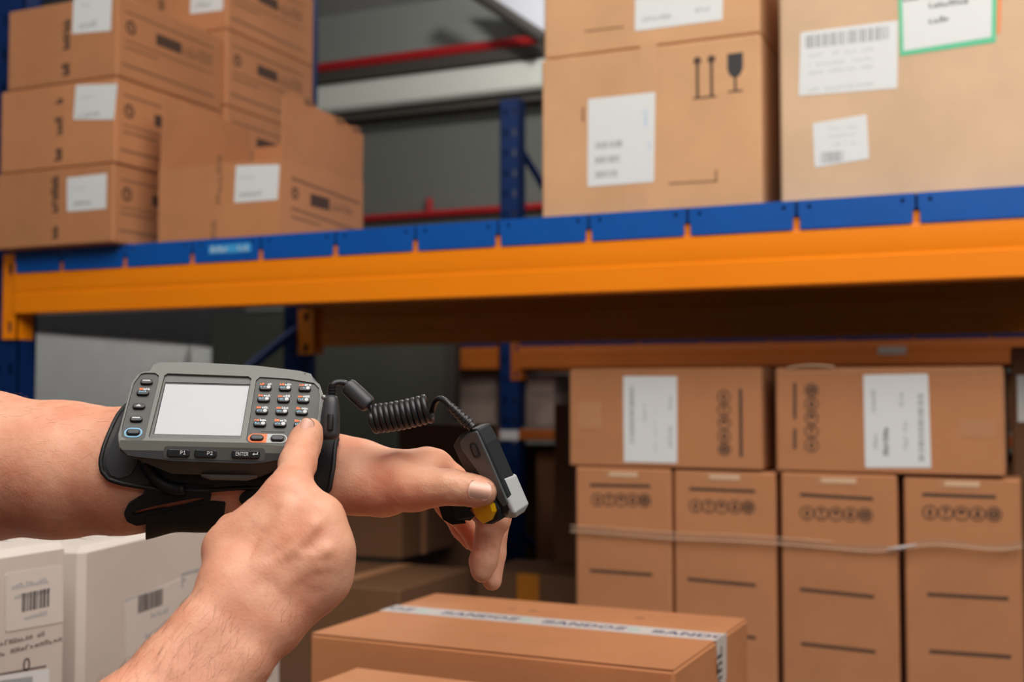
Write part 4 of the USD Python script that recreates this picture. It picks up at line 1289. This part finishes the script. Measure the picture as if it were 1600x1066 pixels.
def sm_poly(pts, r=1.5):
    return Polygon(pts).buffer(r, quad_segs=4).buffer(-2 * r, quad_segs=4).buffer(r, quad_segs=4)


O1 = sm_poly([(-52.5, 21), (-49.5, 29.5), (-46, 32.2), (-42.2, 32.6), (-40.8, 38.5), (-37, 41), (-13, 42), (31, 40.5), (63, 36.7), (71.5, 34), (73.6, 27.6), (78, 25), (82, 14), (82.5, -4), (81.5, -18), (78, -29), (70, -34.5), (56, -36), (46, -39.5), (38, -40.5), (-14, -39.8), (-22, -38.5), (-30, -37.5), (-44, -37), (-50, -33), (-52.8, -24)])
O2 = sm_poly([(-30, -30), (-18, -38.5), (42, -39.5), (58, -31), (64, -20), (66, 10), (57, 28), (-20, 32), (-38, 20), (-42, -15)])
ring3 = lambda g_, z_: np.c_[np.array(g_.exterior.coords), np.full(len(g_.exterior.coords), z_)]
lower = m3.Manifold(m3.Mesh(np.asarray(tm(hull(ring3(O1.buffer(-.2), -3.6), ring3(O1.buffer(.3), -6), ring3(O1.buffer(-2.5), -13))).vertices, np.float32), np.asarray(tm(hull(ring3(O1.buffer(-.2), -3.6), ring3(O1.buffer(.3), -6), ring3(O1.buffer(-2.5), -13))).faces, np.uint32)))
lower = hull(ring3(O1.buffer(-.2), -3.6), ring3(O1.buffer(.3), -6), ring3(O1.buffer(-1.5), -11)) + hull(ring3(O1.buffer(-2), -10), ring3(O2, -24), ring3(O2.buffer(-2), -26))
# chamfer along the front that carries the function keys
ch = m3.Manifold.hull_points(np.array([(x_, y_, z_) for x_ in (-120, 120) for y_, z_ in ((-28.5, .15), (-60, -20.7), (-60, 20), (-28.5, 20))], float))
lower = lower - ch
dput("lower_housing", lower, BODY_DARK)
recL = sm_poly([(-50.2, 20), (-47, 28.6), (-44, 29.8), (-37.2, 29.8), (-34.2, 27.5), (-33.6, 22), (-33.8, -26), (-35, -28.6), (-45, -29), (-49.2, -26), (-50.6, -18)], .8)
recR = sm_poly([(33.2, 25.5), (35.5, 28.7), (55.3, 27.8), (74, 24.4), (77.6, 20), (79, 12), (79.4, -4), (78.2, -18), (75.5, -26), (70, -29.5), (57, -30), (35, -28.8), (33.2, -26.5)], .8)
frm = sm_poly([(-30.6, 27.8), (-28.6, 29.8), (27.6, 29), (29.9, 27), (29.6, -24.6), (28.4, -26), (-30.6, -26.6), (-31.6, -25)], .6)
top = O1.buffer(-.6)



def mani(m_):
    m_ = tm(m_)
    m_.merge_vertices()
    return m3.Manifold(m3.Mesh(np.asarray(m_.vertices, np.float32), np.asarray(m_.faces, np.uint32)))


bez = mani(zext(top, -3.6, -1.3)) + mani(zext(top.buffer(-.25), -1.4, -.8)) + mani(zext(top.buffer(-.6), -.9, -.35)) + mani(zext(top.buffer(-1.2), -.4, 0))
for g_, d_ in ((recL, 1.3), (recR, 1.3), (frm, 2.2)):
    bez = bez - mani(zext(g_, -d_, 5))
# shoulders of the head are a little lower than the middle
bez = bez - ch
dput("bezel", bez, BEZEL)
dput("keypad_panel", zext(recL.buffer(-.1), -1.35, -1.0), PANEL)
dput("keypad_panel", zext(recR.buffer(-.1), -1.35, -1.0), PANEL)
w_, h_ = 57.6 / 2, 43.2 / 2
dput("screen_rim", [zext(frm.buffer(-.1).difference(sbox(-w_ - .7, -h_ - .5, w_ + .7, h_ + 1.6)), -2.3, -1.7)], SCREEN_RIM)
dput("screen_gasket", zext(sbox(-w_ - .75, -h_ - .55, w_ + .75, h_ + 1.65), -2.35, -2.15), KEYMAT)
dput("screen", zext(sbox(-w_, -h_, w_, h_), -2.15, -1.95), SCREEN_M, smooth=False, label="lit pale grey screen")
dput("microphone_hole", zext(Point(66.5, 32.6).buffer(.5), -.2, .03), DARK_HOLE)
KX, KY = (40.6, 54.2, 67.8), (19.0, 8.7, -1.8, -12.6)
digits = "123456789*0#"
for r_ in range(4):
    for q_ in range(3):
        x_, y_ = KX[q_], KY[r_]
        kp = dput("key", soft(rrect(x_ - 4.3, y_ - 2.2, x_ + 4.3, y_ + 2.2, 1.9), -1.05, 1.0, .7), KEYMAT)
        dput("key_legend", [zext(Point(x_ + 2.3, y_ + .2).buffer(1.35), 1.0, 1.04)], LEG_WHITE, kp, smooth=False)
        dput("key_letters", [zext(mv(scribble(3.6, 1.5, 3, r_ * 3 + q_), x_ - 3.3, y_ - .5), 1.0, 1.04)], LEG_BLUE, kp, smooth=False)
        dput("orange_legend", zext(mv(scribble(3.2, 1.7, 2, 40 + r_ * 3 + q_).buffer(.16), x_ - 4.0, y_ + 3.4), -1.0, -.94), LEG_ORANGE, kp, smooth=False)
        dput("white_legend", zext(mv(scribble(4.6, 1.7, 3, 70 + r_ * 3 + q_).buffer(.12), x_ - .4, y_ + 3.4), -1.0, -.94), LEG_WHITE, kp, smooth=False)
for i, (y_, x_) in enumerate(((21.5, -41.6), (11.8, -42.4), (0, -42.8), (-11, -42.5), (-21.8, -42.5))):
    kp = dput("side_key", soft(rrect(x_ - 4.2, y_ - 2.1, x_ + 4.2, y_ + 2.1, 1.9), -1.05, 1.0, .7), KEYMAT)
    if i in (0, 3):
        dput("key_legend", zext(sbox(x_ - 2.6, y_ + .1, x_ + 2.6, y_ + 1.1), 1.0, 1.04), LEG_WHITE, kp, smooth=False)
    elif i == 1:
        dput("key_legend", zext(mv(scribble(5, 1.4, 4, 88), x_ - 2.4, y_ - .3), 1.0, 1.04), LEG_BLUE, kp, smooth=False)
        dput("orange_legend", zext(sbox(x_ - 3.2, y_ + 3.3, x_ - .6, y_ + 5.0), -1.0, -.94), LEG_ORANGE, kp, smooth=False)
        dput("white_legend", zext(mv(scribble(4.4, 1.6, 3, 89).buffer(.12), x_ - .2, y_ + 3.4), -1.0, -.94), LEG_WHITE, kp, smooth=False)
    elif i == 2:
        dput("key_legend", zext(Polygon([(x_ - 2, y_ - .6), (x_ + 2, y_ - .6), (x_, y_ + 1.2)]), 1.0, 1.04), LEG_WHITE, kp, smooth=False)
rg = lambda x_, y_, a_, b_, t_: rrect(x_ - a_, y_ - b_, x_ + a_, y_ + b_, b_).difference(rrect(x_ - a_ + t_, y_ - b_ + t_, x_ + a_ - t_, y_ + b_ - t_, b_))
dput("blue_key_ring", zext(rg(-42.5, -21.8, 6.0, 4.0, 1.1), -1.0, -.7), plain("light_blue_ring", (120, 175, 205), .45))
pr_ = rrect(34.0, -27.8, 60.2, -20.3, 3.7)
hole_ = unary_union([rrect(x_ - 4.7, -26.5, x_ + 4.7, -21.6, 2.3) for x_ in (40.0, 53.7)])
dput("orange_key_ring", zext(pr_.difference(hole_).intersection(sbox(30, -30, 46.6, -18)), -1.0, -.7), LEG_ORANGE)
dput("grey_key_ring", zext(pr_.difference(hole_).intersection(sbox(46.6, -30, 64, -18)).difference(rrect(46.0, -26.9, 59.4, -21.2, 2.8).difference(sbox(40, -30, 50, -18))), -1.0, -.7), RING_GREY)
for x_ in (40.0, 53.7):
    dput("oval_key", soft(rrect(x_ - 4.3, -26.2, x_ + 4.3, -21.9, 2.1), -1.05, 1.0, .7), KEYMAT)
dput("panel_line", zext(sbox(42, -18.6, 58, -18.0), -1.0, -.9), DARK_HOLE)
# front function keys on the chamfer: local frame of that plane
sl = math.atan2(20.85, 31.5)
CT = np.eye(4)
CT[:3, 0], CT[:3, 1], CT[:3, 2] = (1, 0, 0), (0, math.cos(sl), math.sin(sl)), (0, -math.sin(sl), math.cos(sl))
CT[:3, 3] = (0, -35.2, .15 - 6.7 * math.tan(sl))


def front_plate(poly, z0, z1, r=0):
    m_ = soft(poly, z0, z1, r) if r else zext(poly, z0, z1)
    m_ = m_.copy()
    m_.apply_transform(CT)
    return m_


dput("front_key_panel", front_plate(rrect(-20.5, -4.2, 46.5, 4.4, 2.2), -.3, .25), PANEL)
for txt, x0_, x1_, tx in (("P1", -18.2, -3.2, -9.6), ("P2", -.2, 14.6, 8.2), ("ENTER", 24.4, 43.2, 27.0)):
    kp = dput("function_key", front_plate(rrect(x0_, -2.7, x1_, 2.7, 1.8), 0, 1.7, .8), KEYMAT)
    g_ = mv(text2d(txt, 2.3, True), tx, -.9)
    if txt == "ENTER":
        g_ = affinity.scale(g_, .85, 1, origin=(27.0, 0)).union(Polygon([(38.2, .2), (39.6, 1.3), (39.6, .6), (41.4, .6), (41.4, 1.6), (42.0, 1.6), (42.0, 0), (39.6, 0), (39.6, -.7)]))
    dput("key_legend", front_plate(g_, 1.7, 1.74), LEG_WHITE, kp, smooth=False)
dput("battery_latch", hull([(x_, -39.3 + dy, z_) for x_, dy in ((2, 0), (40, 0), (9, -2.6), (33, -2.6)) for z_ in (-22.5, -25.5)]), BEZEL)
dput("cradle_plate", hull(ring3(O2.buffer(-3), -26), ring3(O2.buffer(-5), -31)), RUBBER)

# sleeve pad around the forearm: (s, phi) -> point at a given height over the skin
_ax = spline([at(*f_[:3]) for f_ in fa], 200)
_axpx = np.array([800 + F * ((p - CAM) @ R) / ((p - CAM) @ FW) for p in _ax])


def wraps(px, phi, lift):
    px, phi = np.asarray(px, float), np.asarray(phi, float)
    c_ = np.stack([np.interp(px, _axpx, _ax[:, k_]) for k_ in range(3)], 1)
    dirn = np.cos(phi)[:, None] * EZ + np.sin(phi)[:, None] * tdir_p
    r_ = np.full(len(px), .03)
    for _ in range(16):
        r_ -= (LA.ev(c_ + dirn * r_[:, None]) - lift) * .9
    return c_ + dirn * r_[:, None]


def wrap(px, phi, lift):
    return wraps([px], [phi], lift)[0]


tdir_p = np.cross(EZ, EX)
tdir_p = -tdir_p if tdir_p @ UP > 0 else tdir_p


def patch(poly, t1, t2, step=(6, .12)):
    """poly in (px along the arm, phi); a curved pad from height t1 to t2 over the skin"""
    sc = affinity.scale(poly, 1, 60, origin=(0, 0))            # about equal units
    sc = sc.segmentize(4.5)
    bd = np.array(sc.exterior.coords)[:-1]
    inner = [np.array(q_.coords)[:-1] for q_ in sc.interiors]
    gx, gy = np.meshgrid(np.arange(sc.bounds[0] + 2, sc.bounds[2], 5.0), np.arange(sc.bounds[1] + 2, sc.bounds[3], 5.0))
    ins_ = np.c_[gx.ravel(), gy.ravel()]
    er = sc.buffer(-2.2)
    ins_ = ins_[shapely.contains_xy(er, ins_[:, 0], ins_[:, 1])] if not er.is_empty else ins_[:0]
    P_ = np.vstack([bd] + inner + [ins_])
    from scipy.spatial import Delaunay
    T_ = Delaunay(P_).simplices
    cen_ = P_[T_].mean(1)
    T_ = T_[shapely.contains_xy(sc.buffer(.01), cen_[:, 0], cen_[:, 1])]
    up_ = wraps(P_[:, 0], P_[:, 1] / 60, t2)
    dn_ = wraps(P_[:, 0], P_[:, 1] / 60, t1)
    n_ = len(P_)
    F_ = [T_, T_[:, ::-1] + n_]
    e_ = np.sort(np.vstack([T_[:, [0, 1]], T_[:, [1, 2]], T_[:, [2, 0]]]), 1)
    u_, k_ = np.unique(e_, axis=0, return_counts=True)
    dirE = {}
    for t_ in T_:
        for a_, b_ in ((t_[0], t_[1]), (t_[1], t_[2]), (t_[2], t_[0])):
            dirE[(a_, b_)] = 1
    for (a_, b_), c_ in zip(u_, k_):
        if c_ == 1:
            if (a_, b_) not in dirE:
                a_, b_ = b_, a_
            F_.append(np.array([(b_, a_, a_ + n_), (b_, a_ + n_, b_ + n_)]))
    m_ = trimesh.Trimesh(np.vstack([up_, dn_]), np.vstack(F_), process=False)
    if m_.volume < 0:
        m_.invert()
    return m_


def yphi(px, py):
    """angle round the forearm for a pixel"""
    f_ = np.array(fa)
    yc, hw = np.interp(px, f_[:, 0], f_[:, 1]), np.interp(px, [0, 160, 330, 380, 430, 520], [105, 92, 70, 62, 56, 53])
    return .72 + math.asin(np.clip((py - yc) / (hw + 9), -.98, .98))


def solve(pts, lift=.005):
    pts = np.asarray(pts, float)
    sx_, ph = pts[:, 0].copy(), np.array([yphi(*p_) for p_ in pts])
    for _ in range(14):
        P_ = wraps(sx_, ph, lift) - CAM
        dz_ = P_ @ FW
        qx, qy = 800 + F * (P_ @ R) / dz_, 533 - F * (P_ @ UP) / dz_
        sx_ += (pts[:, 0] - qx) * .8
        ph += np.clip((pts[:, 1] - qy) / 100 / np.maximum(.4, np.cos(ph - .72)), -.15, .15) * .8
        ph = np.clip(ph, -1.0, 2.1)
    return np.c_[sx_, ph]


def round_off(g_, r_):
    g_ = affinity.scale(g_, 1, 60, origin=(0, 0)).buffer(-r_, quad_segs=4).buffer(2 * r_, quad_segs=4).buffer(-r_, quad_segs=4)
    return affinity.scale(g_, 1, 1 / 60, origin=(0, 0))


W = lambda pts, r_=3: round_off(Polygon(solve(pts)), r_) if r_ else Polygon(solve(pts))
vis = solve([(183, 648), (172, 670), (160, 700), (155, 722), (158, 740), (170, 753), (195, 760), (250, 768), (330, 769), (420, 764), (470, 766), (492, 775), (508, 776), (517, 765), (523, 730), (526, 695)], .004)
pad = Polygon([(215, -1.3), (203, -.9)] + [tuple(p_) for p_ in vis] + [(530, -.4), (522, -1.0), (505, -1.3)])
pad = round_off(pad, 5)
obj("arm_pad", patch(pad, .0002, .0048), RUBBER, WT, smooth=40)
padi = round_off(Polygon(solve([(190, 655), (180, 680), (168, 708), (165, 727), (172, 742), (186, 748), (204, 742), (214, 725), (220, 690), (222, 660)], .0055)), 4)
obj("pad_lining", patch(padi, .0046, .0056), FABRIC_GREY, WT, smooth=40)
obj("pad_edge", tube((lambda q_: wraps(q_[:, 0], q_[:, 1], .0042))(np.array(affinity.scale(affinity.scale(pad, 1, 60, origin=(0, 0)).buffer(-2).segmentize(6).exterior, 1, 1 / 60, origin=(0, 0)).coords)), .0017, 8), RUBBER, WT, smooth=True)
loop = W([(236, 768), (215, 779), (199, 790), (193, 803), (198, 816), (214, 823), (250, 815), (300, 800), (326, 790), (329, 776), (320, 766), (300, 763)])
slot = W([(206, 802), (210, 808), (262, 798), (317, 784), (319, 778), (300, 780), (255, 789)], 0)
obj("strap_loop", patch(loop.difference(slot), .0012, .0046), FABRIC, WT, smooth=40)
tab = W([(236, 750), (338, 758), (330, 772), (300, 780), (216, 786)])
obj("strap_tab", patch(tab, .0016, .0050), FABRIC, WT, smooth=40)
bv = solve([(230, 808), (250, 802), (290, 794), (330, 786), (352, 788)], .004)
band = round_off(Polygon([tuple(p_) for p_ in bv] + [(356, 2.0), (350, 2.6), (345, 3.6), (335, 4.6), (245, 4.6), (240, 3.4), (234, 2.2)]), 3)
obj("wrist_strap", patch(band, .0010, .0052), FABRIC, WT, smooth=40)
tail = W([(372, 779), (384, 768), (410, 762), (440, 757), (445, 772), (420, 790), (392, 796), (380, 790)])
obj("strap_buckle", patch(tail, .0020, .0056), FABRIC, WT, smooth=40)
rv = wrap(*solve([(243, 748)])[0], .0062)
obj("rivet", trimesh.creation.icosphere(2, .0022), GALV, WT, smooth=True) if False else obj("rivet", (lambda s_: (s_.apply_translation(rv), s_)[1])(trimesh.creation.icosphere(2, .0017)), GALV, WT, smooth=True)
hb = np.array([wrap(p_[0], p_[1], .0056) for p_ in solve([(226, 722), (234, 736), (246, 750), (262, 760), (290, 764)])])
obj("strap_hinge", tube(spline(hb, 16), .0042, 8), RUBBER, WT, smooth=True)

# ------------------------------------------------------------------ coiled cable
CB = thing("coiled_cable", "black coiled cable with ferrite bead running from wrist computer to finger scanner", "cable", at(600, 640, .815))
plug = [at(516, 686, .808), at(516, 660, .810), at(517, 636, .812), at(518, 620, .814)]
pp = spline(plug, 14)
rr = np.interp(np.linspace(0, 1, 14), [0, .06, .5, .85, 1], [5.4, 6.4, 6.6, 5.4, 4.2]) * mm
obj("plug", tube(pp, rr, 14), BODY_DARK, CB, smooth=True)
obj("plug_grip", tube([at(516, 672, .8028), at(516.5, 648, .805)], .0022, 8), RUBBER, CB, smooth=True)
obj("plug_screw", (lambda s_: (s_.apply_translation(at(506, 621, .812)), s_)[1])(trimesh.creation.icosphere(2, .0018)), GALV, CB, smooth=True)
bt_ = []
for k_ in range(4):
    a_ = at(518 + .3 * k_, 619 - 4.6 * k_, .814)
    b_ = at(518 + .3 * k_, 616 - 4.6 * k_, .814)
    bt_.append(tube([a_, b_], (3.7 - .25 * k_) * mm, 12))
obj("strain_relief", bt_ + [tube([at(518, 622, .814), at(519, 600, .814)], .0026, 10)], CABLE, CB, smooth=40)
c1 = spline([at(519, 606, .814), at(521, 600.5, .815), at(528, 598, .816), at(537, 598.5, .817), at(545, 604, .818)], 16)
obj("cable_lead", tube(c1, .0022, 10), CABLE, CB, smooth=True)
fe = [at(541, 601, .818), at(578, 635, .815)]
dfe = (fe[1] - fe[0]) / np.linalg.norm(fe[1] - fe[0])
L_ = np.linalg.norm(fe[1] - fe[0])
obj("ferrite_bead", tube([fe[0] + dfe * L_ * q_ for q_ in (0, .04, .12, .5, .88, .96, 1.0)], np.array([3.4, 5.4, 6.2, 6.3, 6.2, 5.4, 3.4]) * mm, 18), BODY_DARK, CB, smooth=40)
hx0, hx1 = at(583, 655, .815), at(671, 638, .812)
ax_ = (hx1 - hx0)
La = np.linalg.norm(ax_)
ax_ /= La
e1 = UP - ax_ * (UP @ ax_)
e1 /= np.linalg.norm(e1)
e2 = np.cross(ax_, e1)
turns, rad = 10.5, .0084
th_ = np.linspace(0, turns * 2 * np.pi, 420)
th0 = 1.2
hel = hx0 + np.outer(th_ / th_[-1] * La, ax_) + rad * (np.cos(th_ + th0)[:, None] * e1 + np.sin(th_ + th0)[:, None] * e2)
hel = hel + np.outer(-np.sin(th_ / th_[-1] * np.pi) * .001, UP)
lead = spline([fe[1] - dfe * .004, at(581, 640, .814), hel[2]], 8)
tail_ = spline([hel[-1], hel[-1] + (at(684, 622, .806) - hel[-1]) * .55 + UP * .001, at(690, 623.5, .802), at(699, 629, .798), at(706, 638, .796)], 20)
obj("coil", tube(np.vstack([lead[:-1], hel, tail_[1:]]), .0021, 10), CABLE, CB, smooth=True)
st0, st1 = at(703, 634, .797), at(739, 668, .793)
sd_ = st1 - st0
obj("scanner_strain_relief", [tube([st0, st1], np.array([2.4, 3.4]) * mm, 10)] + [tube([st0 + sd_ * (q_ + .0), st0 + sd_ * (q_ + .085)], (2.9 + q_ * 1.7) * mm, 12) for q_ in (.02, .17, .32, .47, .62, .77)], CABLE, CB, smooth=40)

# ------------------------------------------------------------------ finger scanner: s along the barrel, a across the button face, b across the top face
RS = thing("finger_scanner", "black ring scanner with yellow trigger and grey nose on the left index finger", "barcode scanner", at(765, 735, .80))
sl_ = R * .4 - UP * .917
sl_ /= np.linalg.norm(sl_)
pl_ = R * .917 + UP * .4
pl_ /= np.linalg.norm(pl_)
vw = -FW
A_ = -.766 * pl_ - .643 * vw        # across the left (button) face, away from the ridge
B_ = .643 * pl_ - .766 * vw         # across the top face, away from the ridge
SO = at(747, 674, .7885)
SC = np.eye(4)
SC[:3, 0], SC[:3, 1], SC[:3, 2], SC[:3, 3] = sl_ * mm, A_ * mm, B_ * mm, SO
if np.linalg.det(SC[:3, :3]) < 0:
    SFLIP = True
else:
    SFLIP = False


def sput(name, mesh, mat, parent=None, smooth=30, **kw):
    if isinstance(mesh, list):
        mesh = trimesh.util.concatenate([tm(q_) for q_ in mesh])
    m_ = tm(mesh).copy()
    m_.vertices = np.array(m_.vertices) @ SC[:3, :3].T + SO
    if SFLIP:
        m_.invert()
    return obj(name, m_, mat, parent or RS, smooth=smooth, **kw)


def spx(px, py):
    """pixel -> (s, a) on the button face b = 0"""
    n_ = B_
    r = ray(px, py)
    P_ = CAM + r * (((SO - CAM) @ n_) / (r @ n_)) - SO
    return P_ @ sl_ / mm, P_ @ A_ / mm


def tpx(px, py):
    """pixel -> (s, b) on the top face a = 0"""
    n_ = A_
    r = ray(px, py)
    P_ = CAM + r * (((SO - CAM) @ n_) / (r @ n_)) - SO
    return P_ @ sl_ / mm, P_ @ B_ / mm


def slab(poly, z0, z1, r0=0, r1=0):
    """(s, a) polygon from b = z0 to z1 with rounded rims"""
    pts = []
    for zz, q_ in ((z0, r0), (z0 + r0, 0), (z1 - r1, 0), (z1, r1)):
        g_ = poly.buffer(-q_) if q_ else poly
        pts.append(np.c_[np.array(g_.exterior.coords), np.full(len(g_.exterior.coords), zz)])
    return tm(hull(*pts))


LF = [spx(*p_) for p_ in ((744, 668), (716, 682), (705, 698), (716, 722), (728, 742), (752, 790), (778, 800), (789, 783))]
bodyp = sm_poly([(-1.5, 1), (-2.5, 10)] + LF[1:5] + [(44, 26), (58, 20), (60, 8), (57, 0), (10, -.3)], 2.0)
sput("scanner_body", slab(bodyp, .6, 17.5, 1.6, 3.0), SCANNER)
face = sm_poly([(-.5, 1.0), (-1, 10), (2.5, 19.5), (8, 20.5), (17, 17.5), (22, 12), (24, 9.5), (54, 6.5), (52, 1.0), (20, .6)], 1.4)
sput("button_face", slab(face, -.6, 1.0, .5, .2), SCANNER_TOP)
bs, ba = spx(743, 703.5)
oval = affinity.rotate(rrect(bs - 5.6, ba - 3.4, bs + 5.6, ba + 3.4, 3.3), 4, origin=(bs, ba))
rb_ = sput("round_button_rim", zext(oval.difference(oval.buffer(-1.0)), -1.0, -.4), KEYMAT)
sput("round_button", slab(oval.buffer(-1.3), -1.3, 0, .5, 0), BODY_DARK)
# trigger housing and trigger
tp_ = [spx(*p_) for p_ in ((727, 742), (738, 737), (752, 750), (768, 770), (783, 795), (784, 812), (770, 819), (756, 818), (745, 808), (738, 790))]
sput("trigger_housing", slab(sm_poly(tp_, 2), -1.8, 9, 1.2, 1.0), SCANNER)
ty_ = [spx(*p_) for p_ in ((725, 739), (736, 740), (750, 755), (765, 775), (776, 786), (779, 797), (773, 810), (760, 816), (749, 806), (737, 778))]
sput("trigger", slab(sm_poly(ty_, 2), -5.0, 3, 1.6, .5), YELLOW)
# grey nose wrapped round the front end
n1 = [tpx(*p_) for p_ in ((786, 747), (809, 746), (822, 772), (819, 789))]
def balls(pts, r):
    out = []
    for p_ in pts:
        b_ = trimesh.creation.icosphere(2, r)
        b_.apply_translation(p_)
        out.append(b_.vertices)
    return hull(*out)


nx = n1[0][0]
nose = balls([(nx + 2, 1.6, 2.2), (nx + 3.5, 1.6, 15.8), (58.5, 1.6, 15.6), (61.2, 4, 13), (61.2, 4, 4.5), (58.8, 1.8, 2.6), (nx + 3, 4, 15.5), (59, 13, 15), (60.2, 11.5, 5.5)], 2.2)
cut = hull([(20, -5, -4), (50.5, -5, -4), (48.0, -5, 4.6), (20, -5, 4.6), (20, 25, -4), (50.5, 25, -4), (48.0, 25, 4.6), (20, 25, 4.6)])
sput("nose_cap", nose - cut, TIP_GREY, smooth=25)
sput("scan_window", hull([(62.6, 5, 5), (63.8, 5, 6), (63.8, 5, 14), (63.4, 12, 6), (63.4, 12, 14), (61, 8, 10)]), DARK_HOLE)
sput("rear_trim", hull([(4.4, 26.4, 2), (-1.6, 19.0, 2), (4.4, 26.4, 7), (-1.6, 19, 7), (1, 23.7, 8), (1, 23.7, 1.5)]), BEZEL)
# strap round the finger
ba0, ba1 = at(704, 760, .834), at(741, 788, .833)
bd_ = (ba1 - ba0)
bl_ = np.linalg.norm(bd_)
bd_ /= bl_
outer = tube([ba0, ba0 + bd_ * .002, ba1 - bd_ * .002, ba1], np.array([12.6, 13.6, 13.2, 12.2]) * mm, 28)
inner = tube([ba0 - bd_ * .01, ba1 + bd_ * .01], .0108, 28)
sb_ = mani(outer) - mani(inner)
obj("finger_strap", sb_, FABRIC, RS, smooth=35)
obj("strap_end", hull([at(*p_) for p_ in ((684, 788, .822), (702, 786, .818), (722, 800, .82), (728, 818, .824), (706, 820, .826), (692, 812, .826), (690, 800, .834), (722, 812, .834))]), FABRIC, RS, smooth=False)
obj("strap_slide", hull([at(*p_) for p_ in ((706, 789, .812), (728, 789, .81), (742, 806, .812), (735, 814, .816), (712, 812, .816), (715, 800, .822), (735, 806, .822))]), RUBBER, RS, smooth=False)
